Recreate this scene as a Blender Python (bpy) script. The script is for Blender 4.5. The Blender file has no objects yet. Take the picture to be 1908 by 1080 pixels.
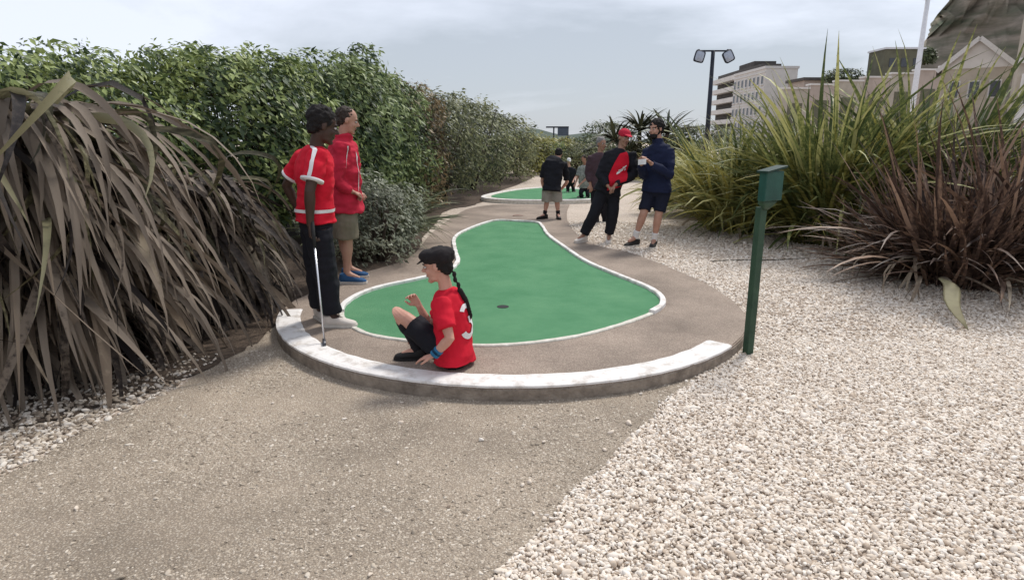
import bpy, bmesh, math, random
import numpy as np
from mathutils import Vector as V, Matrix, noise
from mathutils.bvhtree import BVHTree

# ------------------------------------------------------------------ camera, sky, sun, exposure
scene = bpy.context.scene
C = scene.collection
FPX = 1150.0; PITCH = math.atan(278 / FPX); CAMZ = 1.5
cam_d = bpy.data.cameras.new('camera'); cam = bpy.data.objects.new('camera', cam_d); C.objects.link(cam)
cam.location = (0, 0, CAMZ); cam.rotation_euler = (math.pi / 2 - PITCH, 0, 0)
cam_d.sensor_width = 36; cam_d.lens = FPX / 1908 * 36; cam_d.clip_start = 0.05; cam_d.clip_end = 3000
scene.camera = cam
SUN_EL = math.radians(56); SUN_AZ = math.radians(38)      # azimuth from +Y towards +X
world = bpy.data.worlds.new('World'); scene.world = world; world.use_nodes = True
nt = world.node_tree; nt.nodes.clear()
out = nt.nodes.new('ShaderNodeOutputWorld'); bg = nt.nodes.new('ShaderNodeBackground'); bg.inputs[1].default_value = 0.1
sky = nt.nodes.new('ShaderNodeTexSky'); sky.sky_type = 'NISHITA'; sky.sun_disc = False
sky.sun_elevation = SUN_EL; sky.sun_rotation = SUN_AZ
tc = nt.nodes.new('ShaderNodeTexCoord')
mp = nt.nodes.new('ShaderNodeMapping'); mp.inputs['Scale'].default_value = (-1.0, 1.0, 3.6); mp.inputs['Location'].default_value = (2.3, 0.7, 0.13)
n1 = nt.nodes.new('ShaderNodeTexNoise'); n1.inputs['Scale'].default_value = 1.25; n1.inputs['Detail'].default_value = 9; n1.inputs['Roughness'].default_value = 0.56; n1.inputs['Distortion'].default_value = 0.35
cr = nt.nodes.new('ShaderNodeValToRGB')
cr.color_ramp.elements[0].position = 0.40; cr.color_ramp.elements[0].color = (4.2, 4.55, 5.1, 1)
cr.color_ramp.elements[1].position = 0.57; cr.color_ramp.elements[1].color = (7.2, 7.55, 8.5, 1)
mxs = nt.nodes.new('ShaderNodeMix'); mxs.data_type = 'RGBA'; mxs.inputs[0].default_value = 0.86
nt.links.new(tc.outputs['Generated'], mp.inputs[0]); nt.links.new(mp.outputs[0], n1.inputs['Vector'])
nt.links.new(n1.outputs['Fac'], cr.inputs[0]); nt.links.new(sky.outputs[0], mxs.inputs[6]); nt.links.new(cr.outputs[0], mxs.inputs[7])
nt.links.new(mxs.outputs[2], bg.inputs[0]); nt.links.new(bg.outputs[0], out.inputs[0])
sd = bpy.data.lights.new('sun', 'SUN'); sd.energy = 2.3; sd.angle = math.radians(12); sd.color = (1, 0.955, 0.89)
so = bpy.data.objects.new('sun', sd); C.objects.link(so)
sdir = V((math.sin(SUN_AZ) * math.cos(SUN_EL), math.cos(SUN_AZ) * math.cos(SUN_EL), math.sin(SUN_EL)))
so.rotation_euler = sdir.to_track_quat('Z', 'Y').to_euler()
vs = scene.view_settings; vs.view_transform = 'Standard'; vs.look = 'None'; vs.exposure = 0.40; vs.gamma = 1.0; vs.use_curve_mapping = False
scene.cycles.max_bounces = 6

R = random.Random(11)
rng = np.random.default_rng(5)

def at(u, v, Y):
    """world point at depth Y seen at pixel u,v of the 1908x1080 photograph (used to measure real positions)"""
    a = (u - 954) / FPX; b = (540 - v) / FPX
    d = V((a, math.cos(PITCH) + b * math.sin(PITCH), -math.sin(PITCH) + b * math.cos(PITCH)))
    t = Y / d.y
    return V((d.x * t, Y, CAMZ + d.z * t))
def sst(a, b, x):
    t = np.clip((x - a) / (b - a), 0, 1); return t * t * (3 - 2 * t)
def gh(x, y):
    """ground height"""
    return 0.085 * sst(4.4, 6.2, np.asarray(y, float))

# ------------------------------------------------------------------ materials
MATS = {}
def M(name, c1, c2=None, scale=8.0, rough=0.8, bump=0.0, bscale=60.0, rand=0.0, c3=None, detail=4, stretch=None, spec=0.3, transl=0.0, metal=0.0, attr=None):
    if name in MATS: return MATS[name]
    m = bpy.data.materials.new(name); m.use_nodes = True; N = m.node_tree.nodes; L = m.node_tree.links
    p = N['Principled BSDF']; p.inputs['Roughness'].default_value = rough; p.inputs['Metallic'].default_value = metal
    p.inputs['Specular IOR Level'].default_value = spec
    if c2 is None: c2 = tuple(v * 0.86 for v in c1)
    t = N.new('ShaderNodeTexCoord'); vec = t.outputs['Object']
    if stretch:
        mpn = N.new('ShaderNodeMapping'); mpn.inputs['Scale'].default_value = stretch; L.new(vec, mpn.inputs[0]); vec = mpn.outputs[0]
    ns = N.new('ShaderNodeTexNoise'); ns.inputs['Scale'].default_value = scale; ns.inputs['Detail'].default_value = detail; ns.inputs['Roughness'].default_value = 0.62
    L.new(vec, ns.inputs['Vector'])
    ramp = N.new('ShaderNodeValToRGB'); e = ramp.color_ramp.elements
    e[0].position = 0.32; e[0].color = (*c2, 1); e[1].position = 0.68; e[1].color = (*c1, 1)
    if c3: x = e.new(0.5); x.color = (*c3, 1)
    fac = ns.outputs['Fac']
    if rand or attr:
        if attr:
            oi = N.new('ShaderNodeAttribute'); oi.attribute_type = attr[0]; oi.attribute_name = attr[1]; ro = oi.outputs['Fac']
        else:
            oi = N.new('ShaderNodeObjectInfo'); ro = oi.outputs['Random']
        r = rand or 1.0
        a = N.new('ShaderNodeMath'); a.operation = 'MULTIPLY_ADD'; a.inputs[1].default_value = r; a.inputs[2].default_value = -0.5 * r
        b = N.new('ShaderNodeMath'); b.operation = 'ADD'; L.new(ro, a.inputs[0]); L.new(a.outputs[0], b.inputs[0]); L.new(fac, b.inputs[1]); fac = b.outputs[0]
    L.new(fac, ramp.inputs[0]); L.new(ramp.outputs[0], p.inputs['Base Color'])
    if bump:
        bn = N.new('ShaderNodeTexNoise'); bn.inputs['Scale'].default_value = bscale; bn.inputs['Detail'].default_value = 3; L.new(vec, bn.inputs['Vector'])
        bp = N.new('ShaderNodeBump'); bp.inputs['Strength'].default_value = bump; bp.inputs['Distance'].default_value = 0.02
        L.new(bn.outputs['Fac'], bp.inputs['Height']); L.new(bp.outputs[0], p.inputs['Normal'])
    if transl:
        tr = N.new('ShaderNodeBsdfTranslucent'); L.new(ramp.outputs[0], tr.inputs['Color'])
        mx = N.new('ShaderNodeMixShader'); mx.inputs[0].default_value = transl
        L.new(p.outputs[0], mx.inputs[1]); L.new(tr.outputs[0], mx.inputs[2]); L.new(mx.outputs[0], N['Material Output'].inputs['Surface'])
    MATS[name] = m; return m

def stone_mat(name, cols, gap, scale, rough=0.85, bump=0.6, patch=(0.8, 1.1), pscale=0.9, dist=0.012):
    """exposed aggregate: voronoi stones of several colours in a matrix"""
    m = bpy.data.materials.new(name); m.use_nodes = True; N = m.node_tree.nodes; L = m.node_tree.links
    p = N['Principled BSDF']; p.inputs['Roughness'].default_value = rough; p.inputs['Specular IOR Level'].default_value = 0.25
    t = N.new('ShaderNodeTexCoord')
    vo = N.new('ShaderNodeTexVoronoi'); vo.inputs['Scale'].default_value = scale; L.new(t.outputs['Object'], vo.inputs['Vector'])
    sep = N.new('ShaderNodeSeparateColor'); L.new(vo.outputs['Color'], sep.inputs[0])
    ramp = N.new('ShaderNodeValToRGB'); ramp.color_ramp.interpolation = 'CONSTANT'
    e = ramp.color_ramp.elements; e[0].position = 0; e[0].color = (*cols[0], 1); e[1].position = 1 / len(cols); e[1].color = (*cols[1], 1)
    for i, c in enumerate(cols[2:], 2): x = e.new(i / len(cols)); x.color = (*c, 1)
    L.new(sep.outputs[0], ramp.inputs[0])
    r2 = N.new('ShaderNodeMapRange'); r2.inputs[1].default_value = 0.35; r2.inputs[2].default_value = 0.62; L.new(vo.outputs['Distance'], r2.inputs[0])
    mx = N.new('ShaderNodeMix'); mx.data_type = 'RGBA'; L.new(r2.outputs[0], mx.inputs[0]); L.new(ramp.outputs[0], mx.inputs[6]); mx.inputs[7].default_value = (*gap, 1)
    n = N.new('ShaderNodeTexNoise'); n.inputs['Scale'].default_value = pscale; n.inputs['Detail'].default_value = 6; n.inputs['Roughness'].default_value = 0.65; L.new(t.outputs['Object'], n.inputs['Vector'])
    r3 = N.new('ShaderNodeMapRange'); r3.inputs[1].default_value = 0.3; r3.inputs[2].default_value = 0.7; r3.inputs[3].default_value = patch[0]; r3.inputs[4].default_value = patch[1]; L.new(n.outputs['Fac'], r3.inputs[0])
    mm = N.new('ShaderNodeMix'); mm.data_type = 'RGBA'; mm.blend_type = 'MULTIPLY'; mm.inputs[0].default_value = 1
    L.new(mx.outputs[2], mm.inputs[6]); L.new(r3.outputs[0], mm.inputs[7]); L.new(mm.outputs[2], p.inputs['Base Color'])
    iv = N.new('ShaderNodeMath'); iv.operation = 'SUBTRACT'; iv.inputs[0].default_value = 1; L.new(vo.outputs['Distance'], iv.inputs[1])
    bp = N.new('ShaderNodeBump'); bp.inputs['Strength'].default_value = bump; bp.inputs['Distance'].default_value = dist
    L.new(iv.outputs[0], bp.inputs['Height']); L.new(bp.outputs[0], p.inputs['Normal'])
    MATS[name] = m; return m

# ------------------------------------------------------------------ object helpers
def empty(name, label, cat, loc=(0, 0, 0), group=None):
    o = bpy.data.objects.new(name, None); C.objects.link(o); o.location = loc; o.empty_display_size = 0.2
    return tag(o, label, cat, group)
def tag(o, label=None, cat=None, group=None, kind=None):
    if label: o['label'] = label
    if cat: o['category'] = cat
    if group: o['group'] = group
    if kind: o['kind'] = kind
    return o
def link(name, me, mat=None, parent=None, smooth=True):
    o = bpy.data.objects.new(name, me); C.objects.link(o)
    if mat and len(me.materials) == 0: me.materials.append(mat)
    if smooth and len(me.polygons): me.polygons.foreach_set('use_smooth', np.ones(len(me.polygons), bool))
    if parent:
        o.parent = parent; o.matrix_parent_inverse = Matrix.Translation(-parent.location)
    return o
def np_mesh(name, verts, faces):
    """verts (n,3) array, faces (m,k) array with constant k"""
    me = bpy.data.meshes.new(name); verts = np.asarray(verts, np.float32); faces = np.asarray(faces, np.int32)
    me.vertices.add(len(verts)); me.vertices.foreach_set('co', verts.ravel())
    m, k = faces.shape
    me.loops.add(m * k); me.loops.foreach_set('vertex_index', faces.ravel())
    me.polygons.add(m); me.polygons.foreach_set('loop_start', np.arange(0, m * k, k, dtype=np.int32))
    me.update(calc_edges=True); me.validate(); return me
class Geo:
    def __init__(s): s.v = []; s.f = []
    def loft(s, pts, rads, lat=None, n=14, cap=True, power=2.0):
        pts = [V(p) for p in pts]; k = len(pts); base = len(s.v); prev = None
        for i, p in enumerate(pts):
            t = (pts[min(i + 1, k - 1)] - pts[max(i - 1, 0)]).normalized()
            l = V(lat[i]) if isinstance(lat, list) else (V(lat) if lat is not None else prev)
            if l is None: l = V((1, 0, 0)) if abs(t.x) < 0.8 else V((0, 1, 0))
            l = l - t * l.dot(t)
            l = l.normalized() if l.length > 1e-5 else t.orthogonal().normalized()
            prev = l; b = t.cross(l)
            r = rads[i]; ra, rb = (r if isinstance(r, (tuple, list)) else (r, r))
            for j in range(n):
                a = 2 * math.pi * j / n; ca, sa = math.cos(a), math.sin(a)
                if power != 2.0:
                    ca = math.copysign(abs(ca) ** (2 / power), ca); sa = math.copysign(abs(sa) ** (2 / power), sa)
                s.v.append(p + l * (ra * ca) + b * (rb * sa))
        for i in range(k - 1):
            for j in range(n):
                a = base + i * n + j; b2 = base + i * n + (j + 1) % n
                s.f.append((a, b2, b2 + n, a + n))
        if cap:
            s.f.append(tuple(base + j for j in reversed(range(n)))); e = base + (k - 1) * n; s.f.append(tuple(e + j for j in range(n)))
        return s
    def ell(s, c, r, ax=None, nu=14, nv=9):
        """ellipsoid, r=(a,b,c) along ax=(x,y,z) unit vectors"""
        X, Y, Z = ax if ax else (V((1, 0, 0)), V((0, 1, 0)), V((0, 0, 1)))
        base = len(s.v); c = V(c)
        s.v.append(c - Z * r[2])
        for i in range(1, nv):
            th = -math.pi / 2 + math.pi * i / nv
            for j in range(nu):
                a = 2 * math.pi * j / nu
                s.v.append(c + X * (r[0] * math.cos(th) * math.cos(a)) + Y * (r[1] * math.cos(th) * math.sin(a)) + Z * (r[2] * math.sin(th)))
        s.v.append(c + Z * r[2]); top = len(s.v) - 1
        for j in range(nu):
            s.f.append((base, base + 1 + (j + 1) % nu, base + 1 + j))
            l = base + 1 + (nv - 2) * nu; s.f.append((l + j, l + (j + 1) % nu, top))
        for i in range(nv - 2):
            for j in range(nu):
                a = base + 1 + i * nu + j; b = base + 1 + i * nu + (j + 1) % nu; s.f.append((a, b, b + nu, a + nu))
        return s
    def box(s, c, h, ax=None):
        X, Y, Z = ax if ax else (V((1, 0, 0)), V((0, 1, 0)), V((0, 0, 1)))
        c = V(c); b = len(s.v)
        for sz in (-1, 1):
            for sx, sy in ((-1, -1), (1, -1), (1, 1), (-1, 1)):
                s.v.append(c + X * (h[0] * sx) + Y * (h[1] * sy) + Z * (h[2] * sz))
        for f in ((3, 2, 1, 0), (4, 5, 6, 7), (0, 1, 5, 4), (1, 2, 6, 5), (2, 3, 7, 6), (3, 0, 4, 7)): s.f.append(tuple(b + i for i in f))
        return s
    def mesh(s, name):
        me = bpy.data.meshes.new(name); me.from_pydata([tuple(v) for v in s.v], [], s.f); me.update(); return me
    def build(s, name, mat, parent=None, smooth=True, bevel=0):
        me = s.mesh(name)
        if bevel:
            bm = bmesh.new(); bm.from_mesh(me); bmesh.ops.bevel(bm, geom=bm.edges[:], offset=bevel, segments=2, affect='EDGES', profile=0.5); bm.to_mesh(me); bm.free()
        return link(name, me, mat, parent, smooth)
WORK = bpy.data.scenes.new('workbench')
def solid(name, G, mat, parent, voxel=0.01, smooth=3, disp=0.0, dscale=8.0, dstretch=(1, 1, 1), seed=0.0):
    """fuse the shapes in G into one continuous skin (voxel remesh + smoothing), optional relief"""
    me = G.mesh('tmp'); o = bpy.data.objects.new('tmp', me); WORK.collection.objects.link(o)
    m = o.modifiers.new('r', 'REMESH'); m.mode = 'VOXEL'; m.voxel_size = voxel
    if smooth: q = o.modifiers.new('s', 'SMOOTH'); q.iterations = smooth; q.factor = 0.5
    WORK.view_layers[0].update(); dg = WORK.view_layers[0].depsgraph; me2 = bpy.data.meshes.new_from_object(o.evaluated_get(dg))
    bpy.data.objects.remove(o); bpy.data.meshes.remove(me)
    me2.name = name
    if disp:
        nv = len(me2.vertices); co = np.empty(nv * 3, np.float32); no = np.empty(nv * 3, np.float32)
        me2.vertices.foreach_get('co', co); me2.vertex_normals.foreach_get('vector', no); co = co.reshape(-1, 3); no = no.reshape(-1, 3)
        qs = co * np.array(dstretch) * dscale + np.array((seed, seed * 2, seed * 3))
        dv = np.array([noise.noise(V(q)) + 0.5 * noise.noise(V(q) * 2.3) for q in qs])
        me2.vertices.foreach_set('co', (co + no * (disp * dv)[:, None]).astype(np.float32).ravel())
        me2.update()
    return link(name, me2, mat, parent)

# ------------------------------------------------------------------ SETTING: ground, path, bed
gravel_cols = [(0.60, 0.52, 0.44), (0.68, 0.60, 0.52), (0.54, 0.46, 0.38), (0.63, 0.545, 0.47), (0.71, 0.64, 0.57), (0.50, 0.42, 0.34)]
stone_mat('gravel_base', gravel_cols, (0.42, 0.34, 0.27), 52, bump=0.6, patch=(0.86, 1.08), dist=0.01)
stone_mat('aggregate_path', [(0.46, 0.39, 0.31), (0.37, 0.31, 0.24), (0.42, 0.345, 0.265), (0.55, 0.48, 0.39), (0.33, 0.27, 0.215), (0.46, 0.38, 0.29)], (0.29, 0.235, 0.18), 120, bump=0.6, patch=(0.56, 1.22), pscale=0.75, dist=0.006)
stone_mat('aggregate_surround', [(0.37, 0.30, 0.245), (0.31, 0.25, 0.20), (0.40, 0.335, 0.27), (0.34, 0.275, 0.225)], (0.26, 0.205, 0.165), 110, bump=0.45, patch=(0.62, 1.2), pscale=1.3, dist=0.005)
M('bed_soil', (0.13, 0.095, 0.07), (0.05, 0.037, 0.028), scale=22, rough=1, bump=1.0, bscale=45, detail=8)

def axis(vals):
    o = []
    for a, b, st in vals: o += list(np.arange(a, b, st))
    return np.array(o + [vals[-1][1]])
xs = axis([(-900, -100, 100), (-100, -20, 10), (-20, -6, 1), (-6, 8, 0.25), (8, 20, 1), (20, 100, 10), (100, 900, 100)])
ys = axis([(-60, -5, 5), (-5, 1, 0.5), (1, 12, 0.2), (12, 30, 1), (30, 100, 10), (100, 1500, 100)])
gx, gy = np.meshgrid(xs, ys); gz = gh(gx, gy)
nx, ny = len(xs), len(ys); ii = np.arange(nx * ny).reshape(ny, nx)
fq = np.stack([ii[:-1, :-1], ii[:-1, 1:], ii[1:, 1:], ii[1:, :-1]], -1).reshape(-1, 4)
tag(link('ground', np_mesh('ground', np.stack([gx, gy, gz], -1).reshape(-1, 3), fq), MATS['gravel_base']), 'cream gravel ground spreading beside the path and behind the greens', kind='structure')

def spline(pts, sub=8, closed=True):
    P = [V((p[0], p[1], 0)) for p in pts]; n = len(P); o = []
    rg = range(n if closed else n - 1)
    for i in rg:
        g = (lambda k: P[k % n]) if closed else (lambda k: P[max(0, min(n - 1, k))])
        a, b, c, d = g(i - 1), g(i), g(i + 1), g(i + 2)
        for j in range(sub):
            t = j / sub
            o.append(0.5 * ((2 * b) + (-a + c) * t + (2 * a - 5 * b + 4 * c - d) * t * t + (-a + 3 * b - 3 * c + d) * t ** 3))
    if not closed: o.append(P[-1])
    return [(p.x, p.y) for p in o]
def inside(pts, x, y):
    x = np.asarray(x); y = np.asarray(y); r = np.zeros(x.shape, bool); n = len(pts)
    for i in range(n):
        x1, y1 = pts[i]; x2, y2 = pts[(i + 1) % n]
        if y1 == y2: continue
        c = ((y1 > y) != (y2 > y)) & (x < (x2 - x1) * (y - y1) / (y2 - y1) + x1); r ^= c
    return r
def sheet(name, poly, mat, lift, step=0.15, parent=None):
    """flat sheet with a smooth outline that follows the ground"""
    bm = bmesh.new(); vs_ = [bm.verts.new((x, y, 0)) for x, y in poly]; bm.faces.new(vs_)
    xs_ = [p[0] for p in poly]; ys_ = [p[1] for p in poly]
    yv = min(ys_) + step
    while yv < max(ys_):
        bmesh.ops.bisect_plane(bm, geom=bm.verts[:] + bm.edges[:] + bm.faces[:], plane_co=(0, yv, 0), plane_no=(0, 1, 0)); yv += step
    bmesh.ops.triangulate(bm, faces=bm.faces[:])
    for v in bm.verts: v.co.z = float(gh(v.co.x, v.co.y)) + lift
    for f in bm.faces:
        if f.normal.z < 0: f.normal_flip()
    me = bpy.data.meshes.new(name); bm.to_mesh(me); bm.free()
    return link(name, me, mat, parent, smooth=False)
def rag(pts, amp=0.03, seed=0, sub=6):
    p = spline(pts, sub, True)
    return [(x + amp * noise.noise(V((x * 5, y * 5, seed))), y + amp * noise.noise(V((x * 5, y * 5, seed + 9)))) for x, y in p]
path_right = [(-3.2, -4), (-1.2, 0.2), (-0.08, 1.87), (0.33, 2.5), (0.96, 3.46), (1.28, 4.0), (1.3, 4.6)]
path_left = [(-1.9, 4.9), (-2.06, 4.3), (-2.1, 3.5), (-2.3, 2.95), (-2.34, 2.54), (-2.75, 1.6), (-4.5, -1.0), (-6, -4)]
path_poly = rag(path_right + path_left, 0.05, 3)
tag(sheet('path', path_poly, MATS['aggregate_path'], 0.006), 'worn grey brown exposed aggregate path leading to the putting platform', kind='structure')
bed_poly = rag([(-2.2, 3.55), (-2.6, 3.05), (-3.4, 2.75), (-5, 2.6), (-9, 3), (-9, 12), (-6, 26), (0.6, 27), (-0.5, 17), (-0.85, 14.0), (-1.35, 12.9), (-1.32, 9.8), (-1.25, 8), (-1.35, 7), (-1.75, 6.3), (-1.95, 5.6), (-1.95, 4.6), (-2.0, 4.1)], 0.08, 5)
tag(sheet('planting_bed', bed_poly, MATS['bed_soil'], 0.012, 0.4), 'dark soil bed beneath the drooping flax and hedge', kind='structure')

# ------------------------------------------------------------------ mini golf hole
PT = 0.10
M('white_paint', (0.80, 0.775, 0.745), (0.50, 0.45, 0.40), c3=(0.76, 0.73, 0.70), scale=10, rough=0.75, bump=0.25, bscale=90, detail=7)
M('edging', (0.72, 0.69, 0.62), (0.50, 0.47, 0.40), scale=18, rough=0.8, bump=0.3)
M('concrete', (0.33, 0.275, 0.22), (0.15, 0.12, 0.095), scale=9, rough=0.95, bump=0.6, bscale=50, detail=8)
M('felt', (0.128, 0.295, 0.155), (0.085, 0.235, 0.118), c3=(0.105, 0.265, 0.138), scale=2.6, rough=0.95, bump=0.5, bscale=300, detail=12, spec=0.1)
M('dark', (0.02, 0.02, 0.02), rough=0.7)
def prism(name, poly, z0, z1, mat, parent, bev=0.0, hole=None):
    bm = bmesh.new()
    f = bm.faces.new([bm.verts.new((x, y, z1)) for x, y in poly])
    f.normal_update()
    if f.normal.z < 0: f.normal_flip()
    r = bmesh.ops.extrude_face_region(bm, geom=[f]); vs2 = [g for g in r['geom'] if isinstance(g, bmesh.types.BMVert)]
    for v in vs2: v.co.z = z1
    # original stays as the bottom
    for v in f.verts: v.co.z = z0
    bmesh.ops.recalc_face_normals(bm, faces=bm.faces[:])
    if bev:
        es = [e for e in bm.edges if all(abs(v.co.z - z1) < 1e-6 for v in e.verts)]
        bmesh.ops.bevel(bm, geom=es, offset=bev, segments=2, affect='EDGES')
    bmesh.ops.triangulate(bm, faces=[g for g in bm.faces if len(g.verts) > 4])
    me = bpy.data.meshes.new(name); bm.to_mesh(me); bm.free(); return link(name, me, mat, parent, smooth=False)
def strip(name, line, half, z0, z1, mat, parent, closed=True, bev=0.006, jitter=0.0):
    """raised band following a line"""
    n = len(line); pts = [V((x, y, 0)) for x, y in line]; L_, R_ = [], []
    for i, p in enumerate(pts):
        a = pts[(i - 1) % n] if closed else pts[max(0, i - 1)]; b = pts[(i + 1) % n] if closed else pts[min(n - 1, i + 1)]
        t = (b - a).normalized(); nn = V((-t.y, t.x, 0))
        j = jitter * noise.noise(p * 9)
        L_.append(p + nn * (half + j)); R_.append(p - nn * (half + j * 0.5))
    vv, ff = [], []
    for i in range(n):
        l, r = L_[i], R_[i]; m1 = l.lerp(r, 0.12); m2 = l.lerp(r, 0.88)
        vv += [(l.x, l.y, z0), (l.x, l.y, z1 - bev), (m1.x, m1.y, z1), (m2.x, m2.y, z1), (r.x, r.y, z1 - bev), (r.x, r.y, z0)]
    for i in range(n if closed else n - 1):
        a, b = i * 6, ((i + 1) % n) * 6
        for k in range(5): ff.append((a + k, a + k + 1, b + k + 1, b + k))
    if not closed:
        ff.append((5, 4, 3, 2, 1, 0)); e = (n - 1) * 6; ff.append((e, e + 1, e + 2, e + 3, e + 4, e + 5))
    me = bpy.data.meshes.new(name); me.from_pydata(vv, [], ff); me.update(); return link(name, me, mat, parent, smooth=False)

PC = (0.0, 5.38); PR = 1.99
arc = [(PC[0] + PR * math.cos(a), PC[1] + PR * math.sin(a)) for a in np.linspace(math.radians(188), math.radians(357), 70)]
plat_poly = arc + spline([(2.0, 5.35), (1.93, 6.27), (1.56, 7.75), (1.12, 8.6), (0.98, 10.4), (1.1, 12.4), (1.3, 14.0)], 6, False) + spline([(-0.45, 14.0), (-0.98, 12.9), (-1.25, 9.8), (-1.28, 7.5), (-1.72, 6.4), (-1.97, 5.4)], 6, False)
hole = empty('golf_hole', 'pear shaped green putting hole on a raised brown surround with a white front kerb', 'golf hole', (0, 5.4, 0))
prism('surround', plat_poly, -0.05, PT, MATS['aggregate_surround'], hole, 0.008)
# concrete kerb face below the paint, then the painted kerb top
kline = [(PC[0] + (PR - 0.090) * math.cos(a), PC[1] + (PR - 0.090) * math.sin(a)) for a in np.linspace(math.radians(189.5), math.radians(321), 120)]
strip('painted_kerb', kline, 0.092, PT - 0.012, PT + 0.007, MATS['white_paint'], hole, closed=False, jitter=0.012)
fline = [(PC[0] + (PR - 0.03) * math.cos(a), PC[1] + (PR - 0.03) * math.sin(a)) for a in np.linspace(math.radians(190), math.radians(338), 90)]
strip('kerb_face', fline, 0.035, -0.04, PT - 0.020, MATS['concrete'], hole, closed=False, jitter=0.01)
gpts = [(-1.44, 5.02), (-1.24, 4.58), (-0.91, 4.29), (-0.2, 4.12), (0.38, 4.28), (0.82, 4.60), (1.2, 5.0), (1.35, 5.35), (1.33, 5.79), (1.12, 6.4), (0.88, 7.14), (0.72, 8.06), (0.55, 9.24), (0.50, 10.3), (0.42, 10.75), (0.05, 10.95), (-0.33, 10.95), (-0.70, 9.9), (-0.84, 8.97), (-0.73, 7.85), (-0.64, 7.14), (-0.72, 6.56), (-0.98, 6.2), (-1.30, 5.82), (-1.44, 5.44)]
gpoly = spline(gpts, 6)
prism('putting_green', gpoly, PT - 0.02, PT + 0.006, MATS['felt'], hole)
eline = spline(gpts, 8)
strip('edging', eline, 0.022, PT - 0.01, PT + 0.012, MATS['edging'], hole, jitter=0.008)
# raised edging on the back and sides of the green
i0 = [i for i, p in enumerate(eline) if p[1] > 4.95]
seq = [p for p in eline if p[1] > 4.95]
k = max(range(len(seq)), key=lambda i: (V(seq[i]) - V(seq[i - 1])).length)
seq = seq[k:] + seq[:k]
strip('raised_edging', seq, 0.025, PT - 0.01, PT + 0.034, MATS['white_paint'], hole, closed=False, jitter=0.01)
G = Geo(); hc = at(937, 570, 5.15); G.loft([(hc.x, hc.y, PT - 0.01), (hc.x, hc.y, PT + 0.009)], [0.052, 0.052], n=20); G.build('cup', MATS['dark'], hole, smooth=False)
# second hole
h2 = empty('golf_hole', 'flat far putting green with cream rim beyond the person in black', 'golf hole', (0.9, 15.6, 0))
p2 = spline([(-0.75, 15.0), (-0.2, 14.35), (0.9, 14.22), (2.0, 14.5), (2.6, 15.6), (2.3, 17.2), (1.2, 18.4), (0.2, 17.6), (-0.5, 16.2)], 6)
prism('surround', p2, 0.0, 0.17, MATS['edging'], h2, 0.01)
prism('putting_green', [(1.0 + (x - 1.0) * 0.86, 16.1 + (y - 16.1) * 0.86) for x, y in p2], 0.14, 0.176, MATS['felt'], h2)
strip('painted_kerb', [(1.0 + (x - 1.0) * 0.97, 16.1 + (y - 16.1) * 0.97) for x, y in p2], 0.05, 0.12, 0.185, MATS['white_paint'], h2)

# ------------------------------------------------------------------ pebbles (geometry nodes instances)
def pebble_group(name, mat, n_var=4, flat=0.62):
    ng = bpy.data.node_groups.new(name, 'GeometryNodeTree')
    ng.interface.new_socket('Geometry', in_out='INPUT', socket_type='NodeSocketGeometry'); ng.interface.new_socket('Geometry', in_out='OUTPUT', socket_type='NodeSocketGeometry')
    N = ng.nodes; L = ng.links; gi = N.new('NodeGroupInput'); go = N.new('NodeGroupOutput')
    m2i = N.new('GeometryNodeGeometryToInstance')
    for k in range(n_var):
        ico = N.new('GeometryNodeMeshIcoSphere'); ico.inputs['Radius'].default_value = 0.5; ico.inputs['Subdivisions'].default_value = 2
        sp = N.new('GeometryNodeSetPosition'); nz = N.new('ShaderNodeTexNoise'); nz.noise_dimensions = '4D'; nz.inputs['Scale'].default_value = 1.3; nz.inputs['W'].default_value = k * 3.7; nz.inputs['Detail'].default_value = 1
        sub = N.new('ShaderNodeVectorMath'); sub.operation = 'SUBTRACT'; sub.inputs[1].default_value = (0.5, 0.5, 0.5)
        sc = N.new('ShaderNodeVectorMath'); sc.operation = 'SCALE'; sc.inputs['Scale'].default_value = 1.0
        L.new(nz.outputs['Color'], sub.inputs[0]); L.new(sub.outputs[0], sc.inputs[0]); L.new(ico.outputs['Mesh'], sp.inputs['Geometry']); L.new(sc.outputs[0], sp.inputs['Offset'])
        tr = N.new('GeometryNodeTransform'); tr.inputs['Scale'].default_value = (1.0 + 0.25 * (k % 2), 0.75, flat)
        L.new(sp.outputs[0], tr.inputs['Geometry'])
        ss = N.new('GeometryNodeSetShadeSmooth'); L.new(tr.outputs[0], ss.inputs['Geometry'])
        sm = N.new('GeometryNodeSetMaterial'); sm.inputs['Material'].default_value = mat; L.new(ss.outputs[0], sm.inputs['Geometry'])
        L.new(sm.outputs[0], m2i.inputs[0])
    ip = N.new('GeometryNodeInstanceOnPoints'); ip.inputs['Pick Instance'].default_value = True
    L.new(gi.outputs[0], ip.inputs['Points']); L.new(m2i.outputs[0], ip.inputs['Instance'])
    for nm, dt, sk in (('rot', 'FLOAT_VECTOR', 'Rotation'), ('siz', 'FLOAT', 'Scale')):
        na = N.new('GeometryNodeInputNamedAttribute'); na.data_type = dt; na.inputs['Name'].default_value = nm; L.new(na.outputs['Attribute'], ip.inputs[sk])
    ri = N.new('FunctionNodeRandomValue'); ri.data_type = 'INT'
    ri.inputs[4].default_value = 0; ri.inputs[5].default_value = n_var - 1; L.new(ri.outputs[2], ip.inputs['Instance Index'])
    L.new(ip.outputs[0], go.inputs[0]); return ng
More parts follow.
